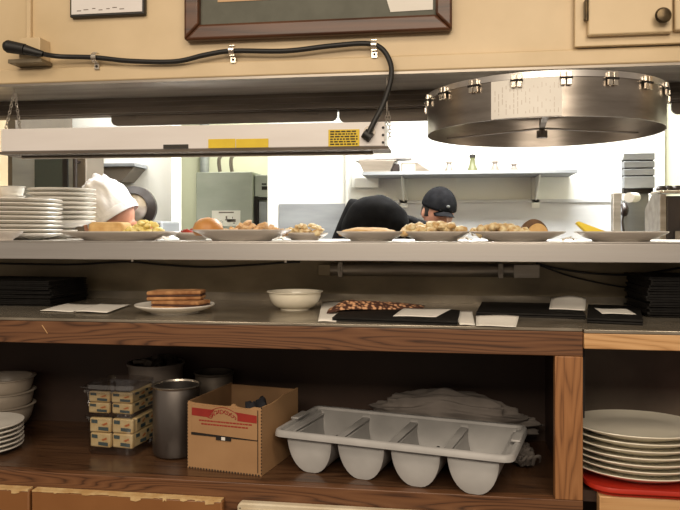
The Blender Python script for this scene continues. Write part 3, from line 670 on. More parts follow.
# ================================================================== ON THE WORKTOP
CT_ = CZ + 0.0003
Yp = 1.482; c = X(175, Yp)
plate('side_plate', 0.085, 0.019, 0.007, 'china', 'white side plate holding the toasted sandwich', 'plate', (c, Yp, CT_))
def sandwich(name, lab, cx, cy, z, rz, tilt, ln, wd):
    t = thing(name, lab, 'sandwich', (cx, cy, z), rz); t.rotation_euler = (tilt[0], tilt[1], rz)
    def sl(z0, z1, nm, mat): return MB().prism([(-ln/2, -wd/2), (ln/2, -wd/2 + 0.004), (ln/2 + 0.004, wd/2 - 0.01), (ln/2 - 0.02, wd/2), (-ln/2 + 0.01, wd/2)], 'Z', z0, z1).build(nm, mat, t, bevel=0.003, seg=3)
    sl(0, 0.0075, 'bread_slice', ['toast']); sl(0.0078, 0.0110, 'filling', 'meat'); sl(0.0113, 0.0195, 'bread_slice', ['toast'])
    return t
sandwich('toast_sandwich', 'toasted brown sandwich half resting on top, on the side plate', c - 0.002, Yp + 0.012, CT_ + 0.0278, R(10), (0, R(-0.5), 0), 0.115, 0.06)
sandwich('toast_sandwich', 'lower toasted sandwich half peeking out on the side plate', c + 0.012, Yp + 0.005, CT_ + 0.0078, R(-8), (0, 0, 0), 0.11, 0.066)
bowl('cereal_bowl', 0.0635, 0.041, 'china_cream', 'cream-white bowl standing alone on the worktop right of the sandwich', (X(295, 1.585), 1.585, CT_), f=0.52)
def paper(name, pts, z, label, cat, thick=0.0006, rise=None, group=None, mat='paper', lines=0):
    """pts = four (px,py) corners on the worktop, near-left, near-right, far-right, far-left"""
    mb = MB(); cs = []
    for i, (px, py) in enumerate(pts):
        u = (px-340)/F; D = (E - CT_)*F/(py-HY); v = Vector((D*(u*CT-ST), D*(CT+u*ST), z)); cs.append(v)
    n = 8; g = []
    for i in range(n+1):
        row = []
        for j in range(n+1):
            s, t = i/n, j/n
            p_ = cs[0]*(1-s)*(1-t) + cs[1]*s*(1-t) + cs[2]*s*t + cs[3]*(1-s)*t
            if rise: p_ = p_ + Vector((0, 0, rise*(math.sin(s*3.0)*0.35 + 0.65)*t**1.5))
            row.append(mb.bm.verts.new(p_ + Vector((0, 0, 0.0006*math.sin(s*5 + t*3)+0.0006))))
        g.append(row)
    for i in range(n):
        for j in range(n): mb.bm.faces.new((g[i][j], g[i+1][j], g[i+1][j+1], g[i][j+1]))
    o = mb.build(name, mat, solid=thick, smooth=True, angle=80); tag(o, label, cat, group)
    return o
paper('guest_check', [(40, 311.5), (72, 312.5), (98, 305.5), (68, 304)], CT_ + 0.0012, 'white guest check lying left, beside the black folder stack', 'paper')
paper('guest_check', [(75, 313), (107, 314), (131, 306), (101, 305)], CT_ + 0.0030, 'white guest check lying right, nearer the sandwich plate', 'paper')
# black folders
def folder(cx, cy, z, w, d, rz, label, group, h=0.0042):
    t = thing('check_folder', label, 'folder', (cx, cy, z), rz, group)
    MB().box(-w/2, w/2, -d/2, d/2, 0, h*0.38).build('cover', 'black_folder', t, bevel=0.0005)
    MB().box(-w/2, w/2, -d/2, d/2, h*0.6, h*0.95).box(-w/2, -w/2 + 0.004, -d/2, d/2, h*0.38, h*0.6).build('cover', 'black_folder', t, bevel=0.0005)
    return t
def folder_stack(cx, cy, w, d, n, where, group, h, seed):
    rnd = random.Random(seed); f0 = None
    for i in range(n):
        lab = f'black folder, {ordn(n-1-i, n)} of the stack at {where}'
        l = (cx + rnd.uniform(-.004, .004), cy + rnd.uniform(-.003, .003), CT_ + i*h); rz = rnd.uniform(-.03, .03)
        if f0 is None: f0 = folder(*l, w, d, rz, lab, group, h)
        else: dup(f0, l, rz, lab)
xr_ = X(70, 1.64)
folder_stack(xr_ - 0.15, 1.64, 0.30, 0.17, 12, 'left end of worktop', 'black folders in the left stack', 0.0049, 1)
xl_ = X(634, 1.66)
folder_stack(xl_ + 0.13, 1.64, 0.26, 0.19, 15, 'right end of worktop', 'black folders in the right stack', 0.0054, 2)
# folders lying open in the middle and right
def cpt(px, py):
    u = (px-340)/F; D = (E - CT_)*F/(py-HY); return Vector((D*(u*CT-ST), D*(CT+u*ST), 0))
def flat_folder(pts, label, z=0.0, h=0.006):
    c4 = [cpt(*p_) for p_ in pts]; t = thing('check_folder', label, 'folder', (0, 0, CT_ + z), 0, 'black folders lying on the worktop')
    MB().prism([(v.x, v.y) for v in c4], 'Z', 0, h*0.4).build('cover', 'black_folder', t, bevel=0.0006)
    MB().prism([(v.x, v.y) for v in c4], 'Z', h*0.55, h).build('cover', 'black_folder', t, bevel=0.0008)
    return t
flat_folder([(332, 321), (457, 325.5), (460, 313), (346, 309)], 'black folder lying under the white check in the middle of worktop', 0, 0.007)
flat_folder([(476, 316), (586, 319), (578, 307), (482, 305)], 'black folder behind the front white receipt, right of middle', 0, 0.008)
flat_folder([(587, 322.5), (643, 325), (640, 310), (588, 308)], 'black folder lying left of the tall right folder stack', 0, 0.009)
paper('guest_check', [(393, 320.5), (436, 321), (452, 313), (404, 312)], CT_ + 0.0078, 'white guest check on the middle black folder', 'paper')
paper('guest_check', [(460, 325.5), (475, 325.5), (472, 312), (450, 310.5)], CT_ + 0.0006, 'white paper slip between the two middle black folders', 'paper')
paper('guest_check', [(476, 326.5), (516, 327.5), (519, 320), (476, 319)], CT_ + 0.0008, 'white folded receipt lying at the worktop edge, right of middle', 'paper', rise=0.008)
paper('guest_check', [(549, 313.5), (585, 314.5), (586, 310), (551, 309)], CT_ + 0.0088, 'white receipt curling upright behind, near the oak seam', 'paper', rise=0.022)
paper('guest_check', [(602, 319), (636, 319.5), (626, 314), (594, 313)], CT_ + 0.0102, 'white receipt lying flat left of the right folder stack', 'paper')
paper('paper_napkin', [(318, 322), (336, 322), (348, 303), (322, 304)], CT_ + 0.0006, 'white napkin beside the bowl, under the spotted cloth', 'napkin', rise=0.006)
# leopard cloth pouch
a, b = cpt(326, 316), cpt(418, 312)
pts = []
lp = MB(); n = 26; g = []
for i in range(n+1):
    s = i/n; row = []
    for j in range(9):
        t = j/8; base_ = a.lerp(b, s) + Vector((0.012*s, 0.075*(t), 0)); base_.y += 0.01
        hgt = (0.022*(1-s)**0.7 + 0.006) * math.sin(math.pi*(0.12 + 0.80*t)) * (0.3 + 0.7*min(1, s*6)) + 0.0012*math.sin(i*1.9)*math.sin(j*1.3)
        row.append(lp.bm.verts.new((base_.x, base_.y, CT_ + 0.0015 + max(0.0, hgt))))
    g.append(row)
for i in range(n):
    for j in range(8): lp.bm.faces.new((g[i][j], g[i+1][j], g[i+1][j+1], g[i][j+1]))
for j in (0, 8):
    for i in range(0, n*3):
        pass
tag(lp.build('spotted_cloth', 'leopard', smooth=True, solid=0.002, angle=80), 'brown leopard-spotted folded cloth behind the middle black folder', 'cloth')

# ================================================================== ON THE LOWER SHELF
ST_ = SZ + 0.0003
def sp(px, py, z=0.0):
    """point on the lower shelf (or z above it) seen at px,py"""
    u = (px-340)/F; D = (E - (ST_ + z))*F/(py-HY); return Vector((D*(u*CT-ST), D*(CT+u*ST), ST_ + z))
# nested bowls and small plates at far left
for k in range(3):
    bowl('china_bowl', 0.078, 0.062, 'china_grey', f'grey-beige bowl, {["lowest", "middle one", "topmost"][k]} of three nested at cabinet left end', (X(2, 1.63), 1.63, ST_ + 0.0335*k), 'bowls nested in the cabinet', f=0.5)
stack(6, 'small_plate', 0.082, 0.015, 0.0098, 'china', 'short stack before the bowls in cabinet', 'plate', (X(-16, 1.465), 1.465, ST_), 'small plates in the dark cabinet', what='small white plate')
# butter tubs
def tub(px, Yf, w, d, h, z, lid, label):
    cx = X(px, Yf + d/2); t = thing('plastic_tub', label, 'tub', (cx, Yf + d/2, z), R(-4), 'clear tubs of butter packets')
    def rr(s, zz, r=0.02):
        pts = []
        for qx, qy, a in ((1, 1, 0), (-1, 1, 90), (-1, -1, 180), (1, -1, 270)):
            for k in range(6):
                an = R(a + 18*k); pts.append((qx*(w/2*s - r) + r*math.cos(an), qy*(d/2*s - r) + r*math.sin(an), zz))
        return pts
    def loft(rings, capb=True):
        mb = MB(); prev = None
        for rg_ in rings:
            vs = [mb.bm.verts.new(p_) for p_ in rg_]
            if prev:
                for k in range(len(vs)): mb.bm.faces.new((prev[k], prev[(k+1)%len(vs)], vs[(k+1)%len(vs)], vs[k]))
            elif capb: mb.bm.faces.new(vs[::-1])
            prev = vs
        return mb, prev
    mb, _ = loft([rr(0.90, 0), rr(0.93, 0.003), rr(0.985, h - 0.004), rr(1.03, h - 0.004), rr(1.03, h)]); mb.build('tub_body', 'clear', t, smooth=True, angle=50)
    if lid:
        mb, last = loft([rr(1.05, h - 0.006), rr(1.06, h + 0.001), rr(0.98, h + 0.003), rr(0.96, h + 0.012), rr(0.80, h + 0.016)], False); mb.bm.faces.new(last); mb.build('lid', 'clear', t, smooth=True, angle=50)
        MB().box(-w/2 - 0.022, -w/2 + 0.004, -0.03, 0.02, h - 0.001, h + 0.0005).build('lid_tab', 'clear', t)
    return t, cx
TW, TD = 0.124, 0.115; YF = 1.468
def packets(cx, cy, z, rows, cols, where, pw, ph):
    packet0 = None
    ca, sa = math.cos(R(-4)), math.sin(R(-4)); rnd = random.Random(int(z*1000))
    for side in (0, 1):
        for r_ in range(rows):
            for c_ in range(cols):
                if side == 0: lx_, ly_, rz = -TW*0.42 + pw*(c_ + 0.5) + 0.0015*rnd.uniform(-1, 1), -TD*0.5 + 0.019 + rnd.uniform(-.002, .002), R(-4) + rnd.uniform(-.07, .07)
                else: lx_, ly_, rz = TW*0.5 - 0.018, -TD*0.22 + pw*0.80*(c_ + 0.5), R(-4) + R(90) + rnd.uniform(-.10, .10)
                loc = (cx + lx_*ca - ly_*sa, cy + lx_*sa + ly_*ca, z + r_*ph + 0.0005)
                lab = f'yellow butter packet, {["bottom", "upper"][r_]} row, {(["left", "right"][c_] + " half of front") if side == 0 else ["front", "rear"][c_] + " of right side"}, {where}'
                if packet0 is None:
                    t = thing('butter_packet', lab, 'butter packet', loc, rz, 'butter packets in tubs')
                    MB().box(-pw/2 + 0.0008, pw/2 - 0.0008, -0.006, 0.006, 0, ph - 0.001).build('wrapper', 'butter', t, bevel=0.0035, seg=3)
                    MB().prism([(-pw*0.08, ph*0.16), (pw*0.38, ph*0.12), (pw*0.38, ph*0.36), (-pw*0.08, ph*0.38)], 'Y', -0.0066, -0.006).build('printed_label', 'butter_print', t)
                    MB().prism([(-pw*0.40, ph*0.62), (-pw*0.12, ph*0.60), (-pw*0.12, ph*0.84), (-pw*0.40, ph*0.86)], 'Y', -0.0065, -0.006).build('printed_label', 'butter_print', t)
                    MB().prism([(pw*0.06, ph*0.52), (pw*0.30, ph*0.70), (pw*0.34, ph*0.58), (pw*0.16, ph*0.46)], 'Y', -0.0065, -0.006).build('printed_mark', 'butter_red', t)
                    packet0 = t
                else: dup(packet0, loc, rz, lab)
HT = 0.082
t, cx = tub(122, YF, TW, TD, HT, ST_, False, 'lower clear tub of yellow butter packets beside the steel canister')
packets(cx, YF + TD/2, ST_ + 0.0125, 2, 2, 'lower tub', 0.0515, 0.0325)
t2, cx2 = tub(121, YF + 0.002, TW, TD, 0.056, ST_ + HT + 0.0008, True, 'upper clear lidded tub of butter packets stacked on the lower tub')
packets(cx2, YF + TD/2 + 0.002, ST_ + HT + 0.0045, 2, 2, 'upper tub', 0.0515, 0.024)
# canisters
def canister(px, Y, r, h, label, mat='canister_steel'):
    t = thing('steel_canister', label, 'canister', (X(px, Y), Y, ST_))
    MB().lathe([(0, 0), (r - 0.008, 0), (r - 0.002, 0.004), (r, 0.012), (r, h - 0.012), (r - 0.0015, h - 0.008), (r - 0.0015, h - 0.004), (r - 0.003, h - 0.004), (r - 0.003, 0.010), (r - 0.012, 0.004), (0, 0.004)], n=64).build('body', mat, t, smooth=True)
    MB().lathe([(r - 0.003, h - 0.004), (r + 0.001, h - 0.005), (r + 0.0035, h - 0.002), (r + 0.002, h), (r - 0.002, h)], n=64, closed=True).build('rolled_rim', 'clip_steel' if mat != 'dark_steel' else 'dark_steel', t, smooth=True)
canister(176.5, 1.505, 0.0505, 0.153, 'tall cylindrical steel canister between butter tubs and cardboard box')
canister(214, 1.66, 0.045, 0.150, 'dark steel canister half hidden behind the cardboard box', 'dark_steel')
# grey tub at back
gt = thing('grey_tub', 'round grey plastic tub at the cabinet back, filled with dark wrapped items', 'tub', (X(156, 1.648), 1.648, ST_))
MB().lathe([(0, 0), (0.052, 0), (0.060, 0.06), (0.064, 0.165), (0.068, 0.166), (0.068, 0.172), (0.061, 0.172), (0.056, 0.06), (0.048, 0.005), (0, 0.005)], n=48).build('tub_body', 'foam', gt, smooth=True)
mb = MB(); rnd = random.Random(12)
for k in range(26):
    an = rnd.uniform(0, 6.28); r_ = rnd.uniform(0, 0.042)
    mb.box(-0.018 + r_*math.cos(an), 0.018 + r_*math.cos(an), -0.008 + r_*math.sin(an), 0.008 + r_*math.sin(an), 0.155 + rnd.uniform(0, .018), 0.168 + rnd.uniform(0, .018), rot=(rnd.uniform(-.5, .5), rnd.uniform(-.6, .6), rnd.uniform(0, 3)))
o = mb.build('wrapped_items', 'dark_steel', bevel=0.002, loc=(X(156, 1.648), 1.648, ST_)); tag(o, 'dark wrapped sachets heaped in the grey tub', 'sachets', None, 'stuff')

# cardboard box
fl, fr = sp(187.5, 467.5), sp(261.5, 476.5)
d = (fr - fl); BW = math.hypot(d.x, d.y); brz = math.atan2(d.y, d.x); BH = 0.137; BD = 0.19
bx_ = thing('cardboard_box', 'open cardboard box with red printed band on its front', 'box', (fl.x, fl.y, ST_), brz)
T = 0.004
def perf(x0, x1, z, step=0.0062):
    return x0, x1
pts = [(0, 0), (BW, 0), (BW, BH), (BW*0.97, BH*0.985), (BW*0.90, BH*0.992), (BW*0.84, BH*0.965), (BW*0.76, BH*0.962), (BW*0.70, BH*0.97), (BW*0.66, BH*0.985), (BW*0.64, BH*1.01), (BW*0.61, BH*1.01), (BW*0.59, BH*0.975), (BW*0.5, BH*0.968), (BW*0.3, BH*0.972), (BW*0.1, BH*0.98), (0.004, BH*0.995), (0, BH)]
MB().prism(pts, 'Y', 0, T).build('front_panel', 'card', bx_)
MB().box(0, T, T + 0.0002, BD, 0, BH).build('side_panel', 'card_in', bx_); 
MB().prism([(T, 0), (BD, 0), (BD, BH), (BD*0.8, BH*0.985), (BD*0.6, BH), (BD*0.3, BH*0.97), (T, BH*0.99)], 'X', BW - T, BW).build('side_panel', 'card', bx_)
MB().box(T, BW - T, BD - T, BD, 0, BH*0.98).build('back_panel', 'card_in', bx_)
MB().box(T, BW - T, T, BD - T, 0, T).build('bottom_panel', 'card_in', bx_)
fz = BH*0.52
fp = MB().prism([(BW*0.07, fz + 0.004), (BW*0.95, fz), (BW*0.95, BH*0.955), (BW*0.07, BH*0.955)], 'Y', -0.0022, -0.0003).build('tear_flap', 'card', bx_)
MB().box(BW*0.055, BW*0.952, -0.0012, -0.0002, fz - 0.002, fz + 0.003).box(BW*0.95, BW*0.957, -0.0012, -0.0002, 0.006, BH*0.95).build('cut_line', 'slot', bx_)
bd = MB().prism([(BW*0.07, BH*0.80), (BW*0.30, BH*0.79), (BW*0.33, BH*0.845), (BW*0.38, BH*0.905), (BW*0.07, BH*0.915)], 'Y', -0.0027, -0.0022); bd.build('red_band', 'red_ink', fp); bd = MB().prism([(BW*0.69, BH*0.775), (BW*0.945, BH*0.765), (BW*0.945, BH*0.875), (BW*0.66, BH*0.90), (BW*0.69, BH*0.85)], 'Y', -0.0027, -0.0022)
bd.build('red_band', 'red_ink', fp)
# script logo (illegible flourish) arched between the bands
sc = MB(); zz = BH*0.845; x_ = BW*0.31; pts = []
for k in range(60):
    t = k/59; pts.append((BW*(0.31 + 0.36*t) + 0.0022*math.sin(k*1.35), -0.0026, zz + 0.010*math.sin(math.pi*t) - 0.004 + 0.0042*math.sin(k*0.93 + 1)*(1 - 0.2*t)))
sc.tube(pts, 0.0007, 6)
sc.tube([(BW*(0.30 + 0.39*t), -0.0026, BH*0.872 + 0.011*math.sin(math.pi*t)) for t in [k/14 for k in range(15)]], 0.0006, 6)
sc.tube([(BW*0.29, -0.0026, BH*0.79), (BW*0.34, -0.0026, BH*0.785), (BW*0.36, -0.0026, BH*0.83), (BW*0.33, -0.0026, BH*0.84), (BW*0.37, -0.0026, BH*0.90)], 0.0009, 6)
sc.build('script_logo', 'red_ink', fp)
tl = MB(); rnd = random.Random(3)
for (z_, xs_, xe_) in ((BH*0.735, BW*0.17, BW*0.85), (BH*0.685, BW*0.20, BW*0.80)):
    x_ = xs_
    while x_ < xe_:
        w_ = rnd.uniform(0.003, 0.008); tl.box(x_, x_ + w_, -0.0026, -0.0022, z_ - 0.0014, z_ + 0.0014); x_ += w_ + 0.0012
tl.build('small_print', 'red_ink', fp)
hs = MB().box(BW*0.40, BW*0.60, -0.0024, -0.0002, fz - 0.0075, fz + 0.0005); hs.build('hand_slot', 'slot', bx_)
MB().box(BW*0.475, BW*0.525, -0.0028, -0.0024, fz - 0.0068, fz - 0.0005).build('white_wrapper', 'paper', bx_)
pf_ = MB()
k = 0.004
while k < BW - 0.004: pf_.box(k, k + 0.003, -0.0008, 0.0002, 0.0, 0.0028); k += 0.0065
k = 0.004
while k < BH: pf_.box(-0.0006, 0.0012, -0.0006, 0.0002, k, k + 0.003); pf_.box(BW - 0.0012, BW + 0.0006, -0.0006, 0.0002, k, k + 0.003); k += 0.0065
pf_.build('perforation', 'slot', bx_)
ei = MB().box(T, BW-T, BD*0.55, BD*0.9, T, BH*0.8)
bag = MB().blob((BW*0.66, BD*0.5, 0.066), (0.036, 0.05, 0.058), 4, 0.35, 25, 5, flat=0.060).build('plastic_bag', 'dark_trouser', smooth=True, loc=bx_.location, angle=50)
bag.rotation_euler = (0, 0, brz); tag(bag, 'crumpled dark bag inside the cardboard box', 'bag')

# cutlery bin
BLm = (X(520, 1.33) - X(278, 1.43))
fa, fb = sp(278, 430, 0.085), sp(520, 457, 0.085)
dd = fb - fa; BL = math.hypot(dd.x, dd.y); rz = math.atan2(dd.y, dd.x); BDp = 0.225
print('BIN', BL, math.degrees(rz), fa, fb, 'BOX', BW, math.degrees(brz), fl)
cb = thing('cutlery_bin', 'light grey plastic cutlery bin with four rounded compartments', 'bin', (fa.x - 0.012, fa.y - 0.002, ST_), rz)
BH2 = 0.084; m_ = 0.020; cw = (BL - 2*m_)/4
def binz(x):
    k = (x - m_)/cw
    if k <= 0 or k >= 4: return BH2 - 0.006
    f = (k % 1.0); s = abs(f - 0.5)*2
    top = BH2 - 0.012
    if s > 0.86: return top
    return max(0.0012, top - (top)*(1 - (s/0.86)**2.25)**(1/2.05))
xs = sorted(set([0.012, BL-0.012] + [m_ + cw*(k + f) for k in range(4) for f in [0.0, 0.03, 0.068, 0.07, 0.0705, 0.072, 0.075, 0.08, 0.087, 0.1, 0.115, 0.14, 0.17, 0.22, 0.28, 0.35, 0.42, 0.5, 0.58, 0.65, 0.72, 0.78, 0.83, 0.87, 0.9, 0.913, 0.92, 0.925, 0.928, 0.9295, 0.93, 0.932, 0.97]] + [m_ + cw*4]))
sh = MB(); y0_, y1_ = 0.014, BDp - 0.014; ny = 2
rows = []
for x_ in xs:
    z_ = binz(x_); dep = (BH2 - z_)/BH2
    ya, yb = y0_ + 0.012*dep, y1_ - 0.03*dep
    rows.append([sh.bm.verts.new((x_, ya, z_)), sh.bm.verts.new((x_, yb, z_)), sh.bm.verts.new((x_, y0_, BH2 - 0.004)), sh.bm.verts.new((x_, y1_, BH2 - 0.004))])
for A, B in zip(rows, rows[1:]):
    sh.bm.faces.new((A[0], B[0], B[1], A[1])); sh.bm.faces.new((A[0], A[2], B[2], B[0])); sh.bm.faces.new((A[1], B[1], B[3], A[3]))
for A in (rows[0], rows[-1]): sh.bm.faces.new((A[0], A[1], A[3], A[2]))
sh.build('compartments', 'grey_plastic', cb, smooth=True, solid=0.002, angle=40)
def rrect(x0, x1, y0, y1, r, z, n=7):
    out = []
    for cx_, cy_, a in ((x1-r, y1-r, 0), (x0+r, y1-r, 90), (x0+r, y0+r, 180), (x1-r, y0+r, 270)):
        for k in range(n): out.append(Vector((cx_ + r*math.cos(R(a + 90*k/(n-1))), cy_ + r*math.sin(R(a + 90*k/(n-1))), z)))
    return out
def ringloft(name, rings, mat, parent, closed=True, **kw):
    mb = MB(); vr = [[mb.bm.verts.new(p_) for p_ in r_] for r_ in rings]; n = len(vr[0])
    prs = list(zip(vr, vr[1:])) + ([(vr[-1], vr[0])] if closed else [])
    for A, B in prs:
        for k in range(n): mb.bm.faces.new((A[k], A[(k+1)%n], B[(k+1)%n], B[k]))
    return mb.build(name, mat, parent, smooth=True, **kw)
ringloft('rim', [rrect(0.012, BL-0.012, 0.012, BDp-0.012, 0.012, BH2 - 0.007), rrect(0.010, BL-0.010, 0.010, BDp-0.010, 0.013, BH2 + 0.0005), rrect(0.004, BL-0.004, 0.004, BDp-0.004, 0.018, BH2 + 0.002), rrect(0.0, BL, 0.0, BDp, 0.022, BH2 - 0.001),
         rrect(-0.001, BL+0.001, -0.001, BDp+0.001, 0.022, BH2 - 0.011), rrect(0.002, BL-0.002, 0.002, BDp-0.002, 0.020, BH2 - 0.011), rrect(0.004, BL-0.004, 0.004, BDp-0.004, 0.018, BH2 - 0.004)], 'grey_plastic', cb, angle=60)
for xs_ in (-0.001, BL - 0.017):
    h_ = MB().box(xs_, xs_ + 0.018, BDp*0.40, BDp*0.66, BH2 + 0.001, BH2 + 0.006); h_.build('handle', 'grey_plastic', cb, bevel=0.002)
# spoon handles inside the bin
for (cx_, ry_, lab) in ((0.5, 0.5, 'dark utensil lying in the leftmost bin compartment'), (2.55, 0.25, 'dark utensil lying in the third bin compartment')):
    p_ = Vector((m_ + cw*cx_, BDp*0.5, 0)); p_.rotate(Euler((0, 0, rz))); p_ += Vector(cb.location)
    t = thing('utensil', lab, 'utensil', (p_.x, p_.y, ST_ + 0.030), rz + R(86))
    MB().tube([(-0.045, 0, 0.002), (-0.01, 0, 0.004), (0.025, 0, 0.006), (0.05, 0, 0.008)], 0.0042, 10, flat=0.6).build('utensil_handle', 'black_rubber', t, smooth=True)
    MB().lathe([(0, 0), (0.012, 0.001), (0.017, 0.005), (0.0165, 0.0058), (0.011, 0.002), (0, 0.001)], (-0.055, 0, 0), n=24, sx=1.3).build('utensil_head', 'canister_steel', t, smooth=True)
# cloth behind the bin
clm = MB(); r_ = bmesh.ops.create_icosphere(clm.bm, subdivisions=6, radius=1.0)
c0, c1_ = sp(392, 441), sp(556, 447); cxm = (c0 + c1_)/2
CX = XP0 - 0.195 + 0.008
for v in r_['verts']:
    d_ = v.co.copy(); s_ = (d_.x + 1)/2
    prof = 0.62 + 0.38*math.sin(math.pi*min(1, s_*1.0 + 0.08))
    rid = 1 - abs(noise.noise(Vector((d_.x*1.5, d_.y*2.0 + d_.x*1.2, d_.z*2.6))) * 2.0)
    rid2 = 1 - abs(noise.noise(Vector((d_.x*3 + 9, d_.y*5, d_.z*6))) * 2.0)
    q_ = 0.80 + 0.20*rid + 0.035*rid2
    p_ = Vector((d_.x*0.205, d_.y*0.050 * (0.8 + 0.4*s_), d_.z*0.072*prof)) * q_
    z_ = 0.062 + p_.z - 0.012*(s_**2)
    v.co = Vector((CX + p_.x, 1.652 + p_.y - 0.0*s_, ST_ + max(0.0008 + 0.0005*(rid2), z_)))
tag(clm.build('crumpled_cloth', 'cloth', smooth=True, angle=80), 'crumpled greyish white cloth piled behind the cutlery bin', 'cloth')
clm = MB(); clm.blob((0, 0, 0.022), (0.020, 0.03, 0.022), 5, 0.4, 30, 3, flat=0.0215)
for k in range(3): clm.tube([(0.012*k - 0.01, -0.028, 0.010), (0.012*k - 0.006, -0.040, 0.022 + 0.004*k), (0.012*k + 0.004, -0.036, 0.030), (0.012*k + 0.006, -0.022, 0.016)], 0.0035, 8, flat=0.3)
pb_ = sp(541, 458)
tag(clm.build('knotted_plastic_bag', 'cloth', smooth=True, loc=(XP0 - 0.022 - 0.014, 1.535, ST_), angle=60), 'knotted greyish plastic bag end, right of the cutlery bin', 'bag')
# red tray and plate stack on the right unit
TXc, TX0, TX1, TY0, TY1 = 0, 0.250, 0.74, 1.338, 1.665
rt = thing('serving_tray', 'red plastic serving tray holding the plate stack at right', 'tray', (0, 0, RZ_ + 0.0004))
ringloft('tray_rim', [rrect(TX0+0.010, TX1-0.010, TY0+0.010, TY1-0.010, 0.045, 0.003), rrect(TX0+0.004, TX1-0.004, TY0+0.004, TY1-0.004, 0.05, 0.013), rrect(TX0, TX1, TY0, TY1, 0.054, 0.0165), rrect(TX0-0.001, TX1+0.001, TY0-0.001, TY1+0.001, 0.054, 0.013), rrect(TX0-0.001, TX1+0.001, TY0-0.001, TY1+0.001, 0.054, 0.009), rrect(TX0+0.003, TX1-0.003, TY0+0.003, TY1-0.003, 0.052, 0.009), rrect(TX0+0.012, TX1-0.012, TY0+0.012, TY1-0.012, 0.043, 0.0)], 'red_tray', rt, angle=70)
pr = [(p_.x, p_.y) for p_ in rrect(TX0+0.010, TX1-0.010, TY0+0.010, TY1-0.010, 0.045, 0)]
MB().prism(pr, 'Z', 0.0002, 0.0030).build('tray_base', 'red_tray', rt)
sy_ = 1.476
stack(7, 'dinner_plate', 0.124, 0.021, 0.0128, 'china_cream', 'stack on the red tray', 'plate', (X(637, sy_), sy_, RZ_ + 0.0036), 'plates on the red tray', sy=0.84, what='cream oval plate', jit=0.0025)
# ================================================================== KITCHEN BEYOND
def kthing(name, lab, cat, loc=(0,0,0), group=None): return thing(name, lab, cat, loc, 0, group)
# nested bowls behind plates (on the pass shelf, right of jamb)
for k in range(5):
    bowl('soup_bowl', 0.039, 0.044, 'china', f'white soup bowl, {ordn(4-k, 5)} of the nested bowls behind the front plate stack', (X(11, 1.915), 1.915, PT + 0.0265*k), 'nested soup bowls on pass shelf', f=0.4)
# brown side cabinet far left (its right side faces the camera)
Yo = 3.0
def back_x(px, Y): return X(px, Y)
t = kthing('tall_cabinet', 'brown-grey tall steel cabinet at far left, beside the wall oven', 'cabinet')
b = X(31, Yo + 0.12)
MB().box(X(-70, Yo), b, Yo, Yo + 0.5, 0.0, 2.0).build('body', 'brown_panel', t, bevel=0.004)
MB().box(b - 0.10, b - 0.094, Yo - 0.003, Yo, 0.2, 1.9).build('door_seam', 'slot', t)
t = kthing('wall_oven', 'steel oven with dark glass door and vertical handle behind the plate stacks', 'oven')
a, c, d2 = b + 0.004, X(86, Yo - 0.02), Yo - 0.02
zt_, zb_ = P(50, 157, d2).z, P(50, 206, d2).z
MB().box(a, c, d2, d2 + 0.17, 0.0, P(50, 138, d2).z).build('body', 'brown_panel', t, bevel=0.005)
MB().box(a + 0.004, X(76, d2), d2 - 0.022, d2 - 0.002, zb_ - 0.1, P(50, 141, d2).z).build('door', 'k_steel', t, bevel=0.004)
MB().box(X(38, d2), X(71, d2), d2 - 0.027, d2 - 0.0225, zb_ - 0.06, zt_ + 0.04).build('glass', 'dark_glass', t)
MB().box(X(66, d2), X(71, d2), d2 - 0.030, d2 - 0.0275, zb_ - 0.06, zt_ + 0.04).build('dark_strip', 'slot', t)
MB().cyl((X(79.5, d2), d2 - 0.04, zb_ - 0.05), (X(79.5, d2), d2 - 0.04, zt_ + 0.03), 0.009).box(X(79.5, d2) - 0.005, X(79.5, d2) + 0.005, d2 - 0.04, d2, zt_ - 0.03, zt_ - 0.02).box(X(79.5, d2) - 0.005, X(79.5, d2) + 0.005, d2 - 0.04, d2, zb_ - 0.03, zb_ - 0.02).build('handle', 'k_black', t, smooth=True)
# steel shelf wedge
sbox('wall_kitchen_partition', 'k_white', -3.29, X(171, 3.6) - 0.002, 3.62, 3.72, 0, CEIL)
t = kthing('wall_shelf', 'grey steel wall shelf with slanted bracket above the white-hatted cook', 'shelf')
Yh = 3.46; a, b = X(86, Yh), X(143, 3.56)
MB().box(a, b, Yh, 3.617, P(120, 166.5, Yh).z, P(120, 163, Yh).z).build('shelf_board', 'k_steel', t, bevel=0.002)
MB().prism([(a, P(120, 167, Yh).z), (b - 0.01, P(120, 167, Yh).z), (b - 0.075, P(128, 181, Yh).z), (a, P(106, 181, Yh).z)], 'Y', Yh + 0.01, 3.617).build('bracket', 'brown_panel', t)
# slicer / round appliance
t = kthing('food_slicer', 'round steel food slicer with black curved guard, right of the white hat', 'slicer')
Ys = 3.2; cc = P(134, 208, Ys); rr_ = 22*Ys/0.95/F
mt = Matrix.Translation(cc) @ Matrix.Rotation(R(90), 4, 'X') @ Matrix.Rotation(R(12), 4, 'Y')
MB().lathe([(0, 0), (rr_*0.82, 0.0), (rr_*0.80, 0.012), (rr_*0.4, 0.03), (0, 0.034)], n=48, mat=mt).build('blade', 'steel', t, smooth=True)
MB().lathe([(rr_*0.66, -0.012), (rr_, -0.03), (rr_, 0.01), (rr_*0.66, 0.032)], n=40, closed=True, mat=mt, a0=R(-60), a1=R(110)).build('guard', 'k_black', t, smooth=True)
MB().box(cc.x - 0.07, cc.x + 0.13, Ys + 0.02, Ys + 0.25, Z(-0.3545), P(140, 221, Ys).z).build('body', 'k_steel', t, bevel=0.01)
t = kthing('work_table', 'steel work table under the slicer, mostly hidden by the pass shelf', 'table')
